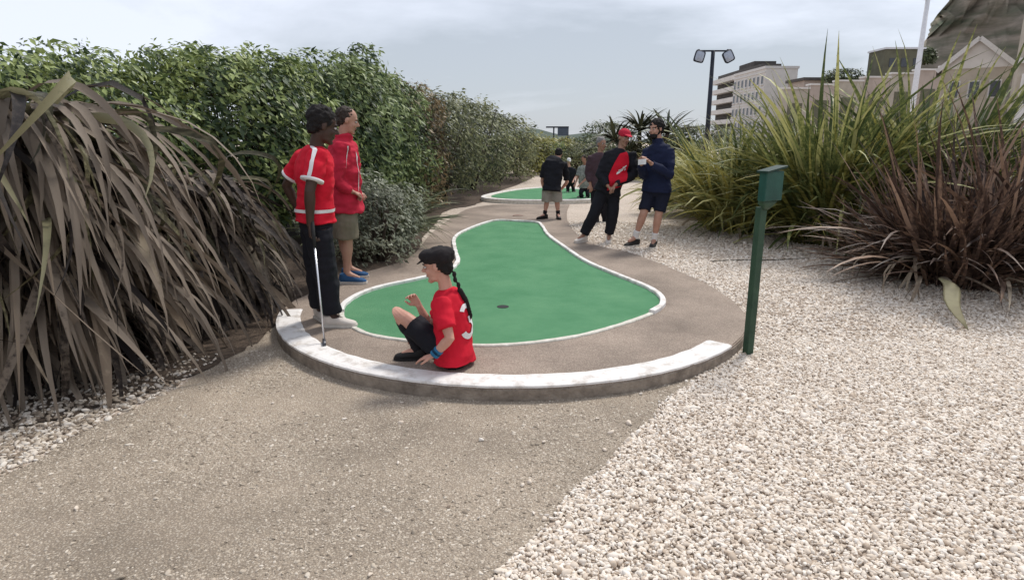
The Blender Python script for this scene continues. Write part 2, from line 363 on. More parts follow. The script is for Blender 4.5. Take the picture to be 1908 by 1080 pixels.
def pebbles(name, x, y, size, zoff, ng, label, tilt=0.4):
    n = len(x); me = bpy.data.meshes.new(name); me.vertices.add(n)
    z = gh(x, y) + zoff
    me.vertices.foreach_set('co', np.stack([x, y, z], -1).astype(np.float32).ravel())
    a = me.attributes.new('rot', 'FLOAT_VECTOR', 'POINT'); a.data.foreach_set('vector', np.stack([rng.normal(0, tilt, n), rng.normal(0, tilt, n), rng.uniform(0, 6.28, n)], -1).astype(np.float32).ravel())
    a = me.attributes.new('siz', 'FLOAT', 'POINT'); a.data.foreach_set('value', size.astype(np.float32))
    o = link(name, me); md = o.modifiers.new('pebbles', 'NODES'); md.node_group = ng
    return tag(o, label, kind='stuff')
def pebble_mat(name, stops, rough=0.7):
    m = bpy.data.materials.new(name); m.use_nodes = True; N = m.node_tree.nodes; L = m.node_tree.links; p = N['Principled BSDF']; p.inputs['Roughness'].default_value = rough; p.inputs['Specular IOR Level'].default_value = 0.3
    oi = N.new('ShaderNodeObjectInfo'); ramp = N.new('ShaderNodeValToRGB'); e = ramp.color_ramp.elements
    for i, (pos, c) in enumerate(stops):
        x = e[i] if i < 2 else e.new(pos); x.position = pos; x.color = (*c, 1)
    L.new(oi.outputs['Random'], ramp.inputs[0]); L.new(ramp.outputs[0], p.inputs['Base Color']); return m
pm = pebble_mat('pebble', [(0, (0.42, 0.33, 0.25)), (1, (0.82, 0.76, 0.68)), (0.08, (0.58, 0.48, 0.38)), (0.40, (0.70, 0.61, 0.51)), (0.75, (0.77, 0.69, 0.60))])
pg = pebble_group('pebble_scatter', pm)
def not_on(x, y, extra=0.0):
    return ~inside(path_poly, x, y) & ~inside(plat_poly, x, y) & ~inside(bed_poly, x, y)
def scatter(x0, x1, y0, y1, dens):
    n = int((x1 - x0) * (y1 - y0) * dens); return rng.uniform(x0, x1, n), rng.uniform(y0, y1, n)
X = []; Y = []; S = []
for (x0, x1, y0, y1, de, sz) in ((-1.2, 5.0, 0.9, 4.6, 8600, 0.0148), (0.8, 7.0, 4.6, 7.4, 3800, 0.0175), (0.9, 8.5, 7.4, 11.0, 1100, 0.022)):
    x, y = scatter(x0, x1, y0, y1, de); k = not_on(x, y) & (np.abs(x) < 0.95 * y + 0.7); x, y = x[k], y[k]
    X.append(x); Y.append(y); S.append(sz * rng.lognormal(0, 0.34, len(x)))
X, Y, S = map(np.concatenate, (X, Y, S))
pebbles('gravel', X, Y, S, 0.002 + rng.uniform(0, 0.010, len(X)), pg, 'loose cream pebbles covering the ground right of the path')
pm2 = pebble_mat('bed_pebble', [(0, (0.20, 0.15, 0.11)), (1, (0.72, 0.66, 0.58)), (0.35, (0.42, 0.35, 0.27)), (0.7, (0.60, 0.53, 0.45))])
x, y = scatter(-5.2, -1.9, 1.6, 4.2, 3600); near_bed = np.exp(-np.clip(y - (2.75 + 0.25 * (x + 3.4)), 0, 9) * 2.2)
k = ~inside(path_poly, x, y) & (rng.uniform(0, 1, len(x)) < near_bed + 0.05); x, y = x[k], y[k]
pebbles('bark_and_gravel', x, y, 0.022 * rng.lognormal(0, 0.3, len(x)), np.where(inside(bed_poly, x, y), 0.016, 0.006), pebble_group('bed_scatter', pm2, flat=0.5), 'rough brown and cream chippings under the drooping flax')
pm3 = pebble_mat('chip', [(0, (0.20, 0.16, 0.12)), (1, (0.64, 0.57, 0.48)), (0.5, (0.40, 0.335, 0.26)), (0.85, (0.50, 0.43, 0.345))])
x, y = scatter(-3.2, 1.4, 1.0, 4.3, 8000); dn = np.array([noise.noise(V((a * 1.6, b * 1.6, 4))) for a, b in zip(x, y)])
k = inside(path_poly, x, y) & ~inside(plat_poly, x, y) & (np.abs(x) < 0.95 * y + 0.4) & (rng.uniform(0, 1, len(x)) < 0.62 + 1.3 * dn); x, y = x[k], y[k]
pebbles('path_aggregate', x, y, 0.0090 * rng.lognormal(0, 0.35, len(x)), 0.005, pebble_group('chip_scatter', pm3, 3, 0.55), 'small stones set in the surface of the path', 0.25)
x, y = scatter(-3, 1.5, 1.2, 3.9, 45); bx = np.interp(y, [0.2, 1.87, 2.5, 3.46, 4.0], [-1.2, -0.08, 0.33, 0.96, 1.28])
k = inside(path_poly, x, y) & ~inside(plat_poly, x, y) & (rng.uniform(0, 1, len(x)) < np.exp(-(bx - x) * 3.0) + 0.06); x, y = x[k], y[k]
pebbles('stray_pebbles', x, y, 0.021 * rng.lognormal(0, 0.25, len(x)), 0.012, pg, 'stray cream pebbles kicked from the gravel onto the path')
# ------------------------------------------------------------------ strap-leaved plants (flax)
def leaf_np(L, W, e0, e1, p, twist, bow, seg=9, fold=0.35, kink=None):
    """strap leaf: starts at the origin, grows along +X, elevation e0 -> e1, returns verts (seg+1)*3 and quads"""
    s = np.linspace(0, 1, seg + 1); th = e0 - (e0 - e1) * s ** p
    if kink: th = np.where(s > kink[0], th + kink[1], th)
    ds = L / seg; thm = 0.5 * (th[1:] + th[:-1])
    cx = np.concatenate([[0], np.cumsum(np.cos(thm) * ds)]); cz = np.concatenate([[0], np.cumsum(np.sin(thm) * ds)]); cy = bow * s ** 2 * L
    w = W * np.clip(0.45 + 2.2 * s, 0, 1) * np.clip(1 - s ** 3.2, 0.03, 1) * 0.5
    tw = twist * s
    vv = []
    for i in range(seg + 1):
        up = np.array([-math.sin(th[i]), 0, math.cos(th[i])]); sd_ = np.array([0, 1.0, 0])
        a = sd_ * math.cos(tw[i]) + up * math.sin(tw[i]); b = up * math.cos(tw[i]) - sd_ * math.sin(tw[i])
        c = np.array([cx[i], cy[i], cz[i]])
        vv += [c + a * w[i], c - b * w[i] * fold * (1 - 0.5 * s[i]), c - a * w[i]]
    f = []
    for i in range(seg):
        k = i * 3; f += [(k, k + 1, k + 4, k + 3), (k + 1, k + 2, k + 5, k + 4)]
    return np.array(vv), np.array(f)
def leaf_object(me, mats_, parent, pos, az, sc, roll):
    o = bpy.data.objects.new('leaf', me); C.objects.link(o); o.parent = parent
    o.location = pos; o.rotation_euler = (roll, 0, az); o.scale = (sc, sc, sc)
    return o
def leaf_set(name, n, mat, Lr, Wr, e0r, e1r, pr, tw=1.2, kinkp=0.0, seg=9, fold=0.35, bw=0.12):
    out_ = []
    for i in range(n):
        k = (R.uniform(0.3, 0.7), R.uniform(-1.3, -0.5)) if R.random() < kinkp else None
        v, f = leaf_np(R.uniform(*Lr), R.uniform(*Wr), R.uniform(*e0r), R.uniform(*e1r), R.uniform(*pr), R.uniform(-tw, tw), R.uniform(-bw, bw), seg, fold, k)
        me = np_mesh(name, v, f); me.materials.append(mat); me.polygons.foreach_set('use_smooth', np.ones(len(me.polygons), bool)); out_.append(me)
    return out_
def leaf_mass(name, parent, n, mat, basef, Lr, Wr, e0r, e1r, pr, azf, tw=1.0, seg=6):
    vs_, fs_, k = [], [], 0
    for i in range(n):
        v, f = leaf_np(R.uniform(*Lr), R.uniform(*Wr), R.uniform(*e0r), R.uniform(*e1r), R.uniform(*pr), R.uniform(-tw, tw), R.uniform(-0.15, 0.15), seg)
        a = azf(); c, s_ = math.cos(a), math.sin(a); b = basef(a)
        v = np.stack([v[:, 0] * c - v[:, 1] * s_, v[:, 0] * s_ + v[:, 1] * c, v[:, 2]], -1) + np.array(b)
        vs_.append(v); fs_.append(f + k); k += len(v)
    o = link(name, np_mesh(name, np.concatenate(vs_), np.concatenate(fs_)), mat, parent); o.matrix_parent_inverse = Matrix.Identity(4)
    return tag(o, kind='stuff')

dry = M('dry_leaf', (0.215, 0.172, 0.132), (0.020, 0.015, 0.013), c3=(0.062, 0.047, 0.038), scale=2.2, rough=0.62, bump=0.3, bscale=30, rand=0.75, stretch=(0.6, 14, 14), transl=0.12)
olive = M('olive_leaf', (0.26, 0.24, 0.14), (0.05, 0.045, 0.024), c3=(0.125, 0.113, 0.062), scale=2.2, rough=0.55, bump=0.25, bscale=30, rand=0.6, stretch=(0.6, 14, 14), transl=0.2)
grn = M('flax_green', (0.46, 0.44, 0.18), (0.065, 0.09, 0.034), c3=(0.19, 0.215, 0.07), scale=2.0, rough=0.45, bump=0.2, bscale=30, rand=0.6, stretch=(0.6, 12, 12), transl=0.25)
yel = M('flax_yellow', (0.42, 0.37, 0.105), (0.12, 0.12, 0.033), c3=(0.25, 0.235, 0.065), scale=2.0, rough=0.5, rand=0.6, stretch=(0.6, 12, 12), transl=0.3)
pur = M('flax_bronze', (0.27, 0.175, 0.12), (0.05, 0.032, 0.026), c3=(0.115, 0.073, 0.055), scale=2.0, rough=0.5, rand=0.55, stretch=(0.6, 12, 12), transl=0.12)
tan = M('dead_leaf', (0.42, 0.35, 0.26), (0.21, 0.16, 0.115), scale=2.0, rough=0.7, rand=0.6, stretch=(0.6, 12, 12), transl=0.15)

def place_leaves(plant, sets, n, basef, azf, scf=lambda: R.uniform(0.75, 1.12), rollf=lambda: R.uniform(-0.35, 0.35), keep_off=None):
    for i in range(n):
        ms, = R.choices([s_[0] for s_ in sets], [s_[1] for s_ in sets])
        for trial in range(12):
            a = azf(); me_ = R.choice(ms); b_ = basef(a); k_ = scf(); ro_ = rollf()
            if keep_off is None: break
            tip = plant.location + V(b_) + Matrix.Rotation(a, 3, 'Z') @ (Matrix.Rotation(ro_, 3, 'X') @ (me_.vertices[len(me_.vertices) - 2].co * k_))
            if not inside(keep_off, tip.x, tip.y): break
        leaf_object(me_, None, plant, b_, a, k_, ro_)
def zl(p): return (p[0], p[1], float(gh(p[0], p[1])))

# big half dead flax by the path: leaves arch out of raised crowns and hang to the ground, blown to the right
hang = leaf_set('leaf', 18, dry, (1.4, 2.1), (0.034, 0.068), (0.15, 1.05), (-1.62, -1.35), (0.4, 0.95), tw=2.6, kinkp=0.5, seg=11, bw=0.3)
hang2 = leaf_set('leaf', 10, olive, (1.1, 1.7), (0.05, 0.085), (0.4, 1.25), (-1.55, -1.2), (0.55, 0.95), bw=0.3, tw=2.2, kinkp=0.5, seg=11)
low = leaf_set('leaf', 10, dry, (0.9, 1.4), (0.035, 0.07), (-0.5, 0.35), (-1.57, -1.25), (0.45, 0.8), tw=1.4, kinkp=0.2, seg=9)
low2 = leaf_set('leaf', 3, tan, (0.8, 1.4), (0.05, 0.085), (-0.3, 0.4), (-1.5, -1.2), (0.45, 0.8), tw=1.4, seg=9)
def crown_base(rad, z0, z1):
    def f(a):
        r = rad * math.sqrt(R.random()); b = R.gauss(a, 0.7); return (r * math.cos(b), r * math.sin(b), R.uniform(z0, z1))
    return f
def az_bias(mean, spread, uni=0.25):
    return lambda: R.uniform(-math.pi, math.pi) if R.random() < uni else R.gauss(mean, spread)
path_core = [(x + 0.12, y - 0.12) for x, y in path_poly]
for (px_, py_, n1_, n2_, h0, h1, fs_, lab) in ((-3.25, 4.05, 185, 110, 0.75, 1.74, 1.0, 'huge brown drooping flax with dry strap leaves hanging onto the path'),
                                   (-2.95, 5.3, 160, 120, 0.45, 1.18, 0.66, 'brown drooping flax beside the white kerb end, behind the teenager with the putter'),
                                   (-4.3, 5.3, 120, 60, 0.9, 1.68, 0.9, 'brown olive flax rising behind the huge drooping one, against the hedge')):
    f = empty('flax_plant', lab, 'plant', zl((px_, py_)), 'drooping brown flax plants')
    place_leaves(f, [(hang, 0.66), (hang2, 0.34)], n1_, crown_base(0.5, h0, h1), az_bias(-0.7, 1.0, 0.25), scf=lambda: fs_ * R.uniform(0.6, 1.04), rollf=lambda: R.gauss(0, 0.38), keep_off=path_core)
    place_leaves(f, [(low, 0.8), (low2, 0.2)], n2_, crown_base(0.62, 0.3, h0 + 0.35), az_bias(-0.85, 0.9, 0.2), scf=lambda: R.uniform(0.7, 1.1), keep_off=path_core)
    leaf_mass('thatch', f, 260, dry, lambda a: (0.45 * math.cos(a) * R.random(), 0.45 * math.sin(a) * R.random(), R.uniform(0.15, h1)), (0.8, 1.3), (0.04, 0.07), (-0.3, 0.7), (-1.6, -1.2), (0.5, 0.8), lambda: R.uniform(-math.pi, math.pi))
    leaf_mass('hanging_leaves', f, 330, dry, lambda a: (0.55 * math.cos(a) * R.random(), 0.55 * math.sin(a) * R.random(), R.uniform(h0 * 0.6, h1)), (0.9 * fs_, 1.5 * fs_), (0.035, 0.06), (0.0, 1.0), (-1.62, -1.3), (0.45, 0.8), az_bias(-0.8, 0.9, 0.2), 2.0, 8)
    G = Geo()
    for i in range(7):
        a = i * 0.9; G.loft([(0.1 * math.cos(a), 0.1 * math.sin(a), -0.03), (0.25 * math.cos(a), 0.25 * math.sin(a), h0 * 0.7), (0.38 * math.cos(a + .2), 0.38 * math.sin(a + .2), h1)], [0.07, 0.06, 0.03], n=7)
    o = G.build('stem', M('stem', (0.10, 0.075, 0.055), (0.05, 0.04, 0.03), rough=0.9), f); o.matrix_parent_inverse = Matrix.Identity(4)

# green flax on the right
up = leaf_set('leaf', 14, grn, (1.8, 2.6), (0.05, 0.085), (1.1, 1.5), (0.3, 1.25), (1.6, 3.0), tw=0.8, seg=10)
arch = leaf_set('leaf', 12, grn, (1.6, 2.4), (0.042, 0.068), (0.75, 1.35), (-1.2, 0.1), (1.0, 1.8), tw=0.9, seg=11)
archy = leaf_set('leaf', 8, yel, (1.3, 2.0), (0.035, 0.06), (0.6, 1.2), (-1.3, -0.3), (0.9, 1.6), tw=0.9, seg=10)
lowg = leaf_set('leaf', 6, grn, (1.0, 1.6), (0.045, 0.07), (0.3, 0.8), (-1.2, -0.5), (0.9, 1.5), tw=0.9, seg=9)
tanl = leaf_set('leaf', 4, tan, (0.9, 1.6), (0.04, 0.07), (0.2, 0.9), (-1.4, -0.6), (0.7, 1.4), tw=1.2, kinkp=0.5, seg=9)
uni = lambda: R.uniform(-math.pi, math.pi)
for (px_, py_, nu_, na_, sc_, lab) in ((4.45, 8.75, 130, 160, 1.06, 'large green flax with tall upright blades behind the green post'),
                                  (5.95, 8.9, 120, 150, 1.08, 'green flax behind the bronze flax, below the white gabled house'),
                                  (3.6, 9.9, 60, 180, 0.86, 'arching green flax whose leaf tips sweep over the pale gravel')):
    f = empty('flax_plant', lab, 'plant', zl((px_, py_)), 'green flax plants')
    sf = lambda: sc_ * R.uniform(0.75, 1.12)
    bf = crown_base(0.45, 0.0, 0.25)
    place_leaves(f, [(up, 1)], nu_, bf, uni, scf=sf)
    place_leaves(f, [(arch, 0.52), (archy, 0.22), (lowg, 0.2), (tanl, 0.06)], na_, bf, az_bias(-2.3, 1.1, 0.45), scf=sf)
    leaf_mass('inner_yellow_leaves', f, 300, yel, lambda a: (0.5 * math.cos(a) * R.random(), 0.5 * math.sin(a) * R.random(), 0.0), (1.3 * sc_, 2.2 * sc_), (0.035, 0.055), (0.7, 1.5), (-0.6, 1.0), (1.0, 2.2), uni)
    leaf_mass('inner_leaves', f, 620, grn, lambda a: (0.4 * math.cos(a) * R.random(), 0.4 * math.sin(a) * R.random(), 0.0), (1.3 * sc_, 2.3 * sc_), (0.035, 0.06), (0.7, 1.5), (-0.6, 1.1), (1.0, 2.2), uni)
# bronze flax in front of them
bup = leaf_set('leaf', 10, pur, (1.1, 1.75), (0.035, 0.062), (1.0, 1.5), (0.4, 1.3), (1.5, 2.5), tw=0.6, seg=8)
bar = leaf_set('leaf', 10, pur, (1.1, 1.75), (0.035, 0.058), (0.25, 1.0), (-0.6, 0.3), (1.0, 1.8), tw=0.7, seg=8)
bta = leaf_set('leaf', 4, tan, (0.8, 1.3), (0.03, 0.06), (0.1, 0.9), (-1.2, -0.1), (0.9, 1.6), tw=1.0, kinkp=0.5, seg=8)
for (px_, py_, sc_, lab) in ((4.55, 6.25, 1.0, 'dark bronze flax spreading its blades over the cream gravel'), (5.6, 6.6, 1.12, 'tall bronze flax standing beside the spreading bronze one, right of the green post')):
    f = empty('flax_plant', lab, 'plant', zl((px_, py_)), 'bronze flax plants')
    sf = lambda: sc_ * R.uniform(0.75, 1.12)
    place_leaves(f, [(bup, 1)], 140, crown_base(0.5, 0, 0.1), uni, scf=sf)
    place_leaves(f, [(bar, 0.84), (bta, 0.16)], 150, crown_base(0.45, 0, 0.2), az_bias(-2.7, 0.8, 0.4), scf=sf)
    leaf_mass('inner_leaves', f, 620, pur, lambda a: (0.5 * math.cos(a) * R.random(), 0.5 * math.sin(a) * R.random(), 0.0), (0.8, 1.4), (0.026, 0.045), (0.2, 1.45), (-0.3, 1.0), (1.0, 1.8), uni)
# yellow green tussocks further back
for (px_, py_, sc_, lab) in ((4.05, 12.0, 0.98, 'yellow green tussock just behind the arching green flax'), (4.9, 14.6, 1.05, 'yellow green tussock in the middle of the far row beside the gravel'), (5.9, 18.0, 1.15, 'yellow green tussock with pale stones at its foot'), (6.2, 12.4, 1.2, 'broad yellow green tussock behind the tall green flax blades')):
    f = empty('tussock', lab, 'plant', zl((px_, py_)), 'yellow green tussocks')
    sf = lambda: sc_ * R.uniform(0.75, 1.12)
    place_leaves(f, [(archy, 0.8), (arch, 0.2)], 130, crown_base(0.55, 0.0, 0.35), az_bias(-2.6, 1.3, 0.5), scf=sf)
    leaf_mass('inner_leaves', f, 520, yel, lambda a: (0.6 * math.cos(a) * R.random(), 0.6 * math.sin(a) * R.random(), 0.0), (0.9, 1.7), (0.035, 0.06), (0.5, 1.35), (-1.0, 0.3), (0.9, 1.6), uni)
# thin reedy clump between the hedge and the surround
f = empty('reed_clump', 'thin leaved reedy clump at the hedge foot behind the man in the red jacket', 'plant', zl((-1.9, 8.3)))
place_leaves(f, [(leaf_set('leaf', 8, M('reed_leaf', (0.26, 0.27, 0.15), (0.06, 0.07, 0.035), scale=3, rand=0.7, rough=0.55, transl=0.2), (0.9, 1.35), (0.022, 0.035), (0.6, 1.4), (-1.2, 0.2), (1.0, 1.8)), 1)], 260, crown_base(0.4, 0, 0.1), az_bias(-0.6, 1.0, 0.5))
# spiky cordyline behind the players
cord = M('cordyline', (0.10, 0.105, 0.055), (0.03, 0.035, 0.02), scale=3, rand=0.7, rough=0.5)
f = empty('cabbage_palm', 'dark spiky cabbage palm standing behind the players in navy and red cap', 'tree', zl((4.75, 23.5)))
crowns = [(-0.95, -0.1, 1.45, 1.0), (0.0, 0.2, 1.75, 1.1), (1.0, 0.0, 1.65, 1.1), (0.5, -0.4, 1.0, 1.0), (-0.45, -0.4, 0.9, 1.0), (1.35, -0.3, 0.8, .9)]
G = Geo()
for cx_, cy_, cz_, s_ in crowns: G.loft([(0.15 * cx_, 0.1 * cy_, -0.05), (0.5 * cx_, 0.5 * cy_, cz_ * 0.55), (cx_, cy_, cz_)], [0.13, 0.09, 0.07], n=8)
o = G.build('trunk', MATS['stem'], f); o.matrix_parent_inverse = Matrix.Identity(4)
csp = leaf_set('leaf', 10, cord, (1.0, 1.45), (0.09, 0.13), (-0.2, 1.45), (-0.9, 1.3), (1.0, 2.0), tw=0.4, seg=6)
for cx_, cy_, cz_, s_ in crowns: place_leaves(f, [(csp, 1)], 50, lambda a: (cx_, cy_, cz_), uni, scf=lambda: s_ * R.uniform(0.8, 1.15))

# ------------------------------------------------------------------ leafy bushes: many small leaf faces through a lumpy volume
def leaf_cloud(n, c, r, size, seed, lump=0.28, aspect=0.42, power=3.0, shell=0.5, up=0.3, wind=(0.45, -0.1, -0.28), bumps=1.1):
    u = rng.normal(0, 1, (n, 3)); u /= np.linalg.norm(u, axis=1)[:, None]
    u[:, 2] = np.where(u[:, 2] < -0.8, -u[:, 2], u[:, 2])
    nrm = (np.abs(u) ** power).sum(1) ** (-1 / power)      # superellipsoid radius
    q = u * nrm[:, None]
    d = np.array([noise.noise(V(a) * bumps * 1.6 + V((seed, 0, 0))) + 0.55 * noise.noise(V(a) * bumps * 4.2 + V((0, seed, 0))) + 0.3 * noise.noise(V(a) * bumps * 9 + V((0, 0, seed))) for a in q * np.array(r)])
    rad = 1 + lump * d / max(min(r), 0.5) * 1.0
    dep = 1 - shell * rng.beta(1.1, 2.2, n)
    pos = q * np.array(r) * (rad * dep)[:, None] + np.array(c)
    nr = u / np.array(r); nr /= np.linalg.norm(nr, axis=1)[:, None]
    nr = nr * 0.7 + rng.normal(0, 0.45, (n, 3)) + np.array([0, 0, up]); nr /= np.linalg.norm(nr, axis=1)[:, None]
    ax = rng.normal(0, 0.5, (n, 3)) + np.array(wind) * 2.2; ax -= nr * (ax * nr).sum(1)[:, None]; ax /= np.linalg.norm(ax, axis=1)[:, None]
    bx_ = np.cross(nr, ax); s = size * rng.lognormal(0, 0.25, n)[:, None]; w = s * aspect
    # 6-vertex bent leaf: base, two mid sides, tip, mid rib
    b0 = pos; m1 = pos + ax * s * 0.45 + bx_ * w * 0.5 - nr * 0.0; m2 = pos + ax * s * 0.45 - bx_ * w * 0.5; t = pos + ax * s - nr * s * 0.18; mr = pos + ax * s * 0.5 - nr * w * 0.16
    vv = np.stack([b0, m1, t, m2, mr], 1).reshape(-1, 3); k = (np.arange(n) * 5)[:, None]
    ff = np.stack([np.concatenate([k, k + 4, k + 1], 1), np.concatenate([k + 4, k + 2, k + 1], 1), np.concatenate([k, k + 3, k + 4], 1), np.concatenate([k + 3, k + 2, k + 4], 1)], 1).reshape(-1, 3)
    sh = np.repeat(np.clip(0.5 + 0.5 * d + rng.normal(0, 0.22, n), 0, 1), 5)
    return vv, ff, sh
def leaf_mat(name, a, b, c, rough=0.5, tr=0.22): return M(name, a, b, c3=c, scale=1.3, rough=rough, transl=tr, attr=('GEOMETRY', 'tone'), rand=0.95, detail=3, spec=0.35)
def bush(name, label, cat, loc, r, n, size, mat, seed, group=None, clumps=(), twig=True, **kw):
    f = empty(name, label, cat, zl(loc), group)
    V_, F_, S_, k = [], [], [], 0
    for (c_, r_, n_) in [((0, 0, r[2] * 0.5), (r[0], r[1], r[2] * 0.5), n)] + list(clumps):
        v, ff, sh = leaf_cloud(n_, c_, r_, size, seed + k * 1e-5, **kw); V_.append(v); F_.append(ff + k); S_.append(sh); k += len(v)
    me = np_mesh('foliage', np.concatenate(V_), np.concatenate(F_)); a = me.attributes.new('tone', 'FLOAT', 'POINT'); a.data.foreach_set('value', np.concatenate(S_).astype(np.float32))
    o = link('foliage', me, mat, f, smooth=False); o.matrix_parent_inverse = Matrix.Identity(4); tag(o, kind='stuff')
    if twig:
        G = Geo(); rr = random.Random(int(seed * 10))
        for i in range(26):
            a = rr.uniform(0, 6.28); b = rr.uniform(0.2, 0.78); x, y = r[0] * b * math.cos(a), r[1] * b * math.sin(a); z = r[2] * rr.uniform(0.55, 0.9)
            G.loft([(x * 0.25, y * 0.25, -0.05), (x * 0.6, y * 0.6, z * 0.45), (x, y, z)], [0.035, 0.022, 0.008], n=6)
        o = G.build('branches', MATS['stem'], f); o.matrix_parent_inverse = Matrix.Identity(4)
    return f
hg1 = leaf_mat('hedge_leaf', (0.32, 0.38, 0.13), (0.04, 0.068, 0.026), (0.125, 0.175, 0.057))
hg2 = leaf_mat('hedge_leaf_deep', (0.27, 0.33, 0.135), (0.035, 0.06, 0.027), (0.10, 0.145, 0.057))
hg3 = leaf_mat('hedge_leaf_rust', (0.26, 0.185, 0.095), (0.045, 0.035, 0.022), (0.105, 0.085, 0.042))
hg4 = leaf_mat('hedge_leaf_dull', (0.26, 0.27, 0.135), (0.05, 0.06, 0.032), (0.13, 0.145, 0.07))
hg5 = leaf_mat('yellow_leaf', (0.31, 0.30, 0.075), (0.08, 0.08, 0.025), (0.17, 0.165, 0.045))
silv = leaf_mat('silver_leaf', (0.32, 0.34, 0.25), (0.09, 0.10, 0.07), (0.19, 0.205, 0.14))
HG = 'hedge shrubs along the left side'
def tops(spec): return [((x, y, z), (a, a, b), n) for x, y, z, a, b, n in spec]
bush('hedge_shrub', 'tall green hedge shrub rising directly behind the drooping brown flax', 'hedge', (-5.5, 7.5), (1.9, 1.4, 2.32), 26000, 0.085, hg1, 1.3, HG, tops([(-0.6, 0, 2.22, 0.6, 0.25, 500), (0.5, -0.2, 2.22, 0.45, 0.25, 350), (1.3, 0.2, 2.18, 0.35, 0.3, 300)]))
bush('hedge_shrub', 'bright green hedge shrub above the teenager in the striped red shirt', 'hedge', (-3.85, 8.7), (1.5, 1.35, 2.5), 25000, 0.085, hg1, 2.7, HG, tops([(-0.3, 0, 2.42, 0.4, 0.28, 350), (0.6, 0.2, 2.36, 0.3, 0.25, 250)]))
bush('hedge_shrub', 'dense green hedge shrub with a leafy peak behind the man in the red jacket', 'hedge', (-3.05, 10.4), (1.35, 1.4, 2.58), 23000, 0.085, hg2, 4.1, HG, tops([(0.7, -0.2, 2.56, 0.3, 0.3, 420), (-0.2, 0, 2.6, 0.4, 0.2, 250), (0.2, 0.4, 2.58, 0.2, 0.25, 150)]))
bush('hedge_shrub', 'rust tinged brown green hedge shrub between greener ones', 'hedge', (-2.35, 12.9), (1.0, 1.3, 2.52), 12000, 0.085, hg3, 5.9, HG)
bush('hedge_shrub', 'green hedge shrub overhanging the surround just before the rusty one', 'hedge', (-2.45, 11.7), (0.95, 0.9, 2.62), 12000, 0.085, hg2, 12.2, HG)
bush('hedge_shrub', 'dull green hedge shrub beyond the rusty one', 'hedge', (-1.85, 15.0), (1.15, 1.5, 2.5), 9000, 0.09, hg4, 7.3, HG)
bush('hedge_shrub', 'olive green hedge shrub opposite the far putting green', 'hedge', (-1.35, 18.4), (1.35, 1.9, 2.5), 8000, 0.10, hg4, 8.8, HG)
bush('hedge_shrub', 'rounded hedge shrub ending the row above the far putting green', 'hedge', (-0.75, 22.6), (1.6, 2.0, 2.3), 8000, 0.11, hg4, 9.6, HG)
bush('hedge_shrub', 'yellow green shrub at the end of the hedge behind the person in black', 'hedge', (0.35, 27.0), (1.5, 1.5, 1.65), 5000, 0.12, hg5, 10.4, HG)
bush('silver_bush', 'low silvery green bush beside the putting green edging', 'bush', (-1.66, 7.35), (0.55, 0.62, 0.95), 5200, 0.05, silv, 11.7, None, tops([(-0.4, -0.35, 0.5, 0.38, 0.4, 1500), (0.05, 0.9, 0.4, 0.4, 0.4, 1500)]), aspect=0.36)
LB = 'low shrubs beyond the players'
for (x_, y_, rx_, h_, mt_, lab) in ((1.5, 29, 1.1, 1.25, hg2, 'low dark shrub behind the child in the white cap'), (3.1, 27, 1.0, 1.3, hg4, 'low dull green shrub behind the grey haired person'), (6.2, 24.5, 1.3, 1.35, hg2, 'low green shrub beside the cabbage palm'), (2.4, 33, 1.5, 1.5, hg5, 'low yellowish shrub beneath the dark canopy frame')):
    bush('low_shrub', lab, 'bush', (x_, y_), (rx_, rx_, h_), 2600, 0.13, mt_, x_ * 3.1, LB)
# far trees and shrubs
FT = 'distant trees on the skyline'
ftm = leaf_mat('far_tree_leaf', (0.13, 0.16, 0.075), (0.035, 0.045, 0.025), (0.075, 0.095, 0.045))
for (u_, Y_, rx_, h_, lab) in ((1040, 42, 2.2, 1.45, 'dark rounded tree below the dark canopy frame'), (1085, 48, 2.6, 1.6, 'low wide tree between the person in black and the red cap'), (1010, 55, 3.0, 1.5, 'grey green tree showing over the end of the hedge'), (1130, 50, 2.2, 2.9, 'tree behind the head of the grey haired person'), (1275, 46, 2.0, 2.4, 'dark low tree between the navy jacket and the floodlight'), (1310, 60, 3.2, 3.0, 'dark flat tree behind the floodlight pole'), (1360, 64, 3.0, 2.6, 'tree at the foot of the striped balcony block')):
    p = at(u_, 262, Y_); bush('distant_tree', lab, 'tree', (p.x, Y_), (rx_, rx_ * 0.8, h_), 1500, 0.24, ftm, u_ * 0.01, FT)
# ------------------------------------------------------------------ hole marker post
AX = lambda a: (V((math.cos(a), math.sin(a), 0)), V((-math.sin(a), math.cos(a), 0)), V((0, 0, 1)))
M('post_green', (0.036, 0.075, 0.044), (0.022, 0.048, 0.030), scale=9, rough=0.6, bump=0.25, bscale=70, detail=7)
M('panel_green', (0.016, 0.080, 0.060), (0.009, 0.050, 0.038), scale=6, rough=0.5, bump=0.1)
sp = empty('marker_post', 'dark green wooden hole marker post with a square board standing in gravel', 'sign post', (1.70, 4.22, 0))
G = Geo(); G.box((1.70, 4.22, 0.50), (0.027, 0.027, 0.56), AX(0.35)); G.build('post', MATS['post_green'], sp, smooth=False, bevel=0.004)
ax_ = AX(0.55)
G = Geo(); G.box((1.735, 4.185, 1.205), (0.09, 0.030, 0.098), ax_); G.build('board', MATS['panel_green'], sp, smooth=False, bevel=0.006)
tl = (V((math.cos(0.55), math.sin(0.55), 0.16)).normalized(), V((-math.sin(0.55), math.cos(0.55), 0)))
G = Geo(); G.box((1.735, 4.185, 1.315), (0.105, 0.045, 0.008), (tl[0], tl[1], tl[0].cross(tl[1]))); G.build('cap', M('cap_green', (0.010, 0.035, 0.026), rough=0.55), sp, smooth=False, bevel=0.003)
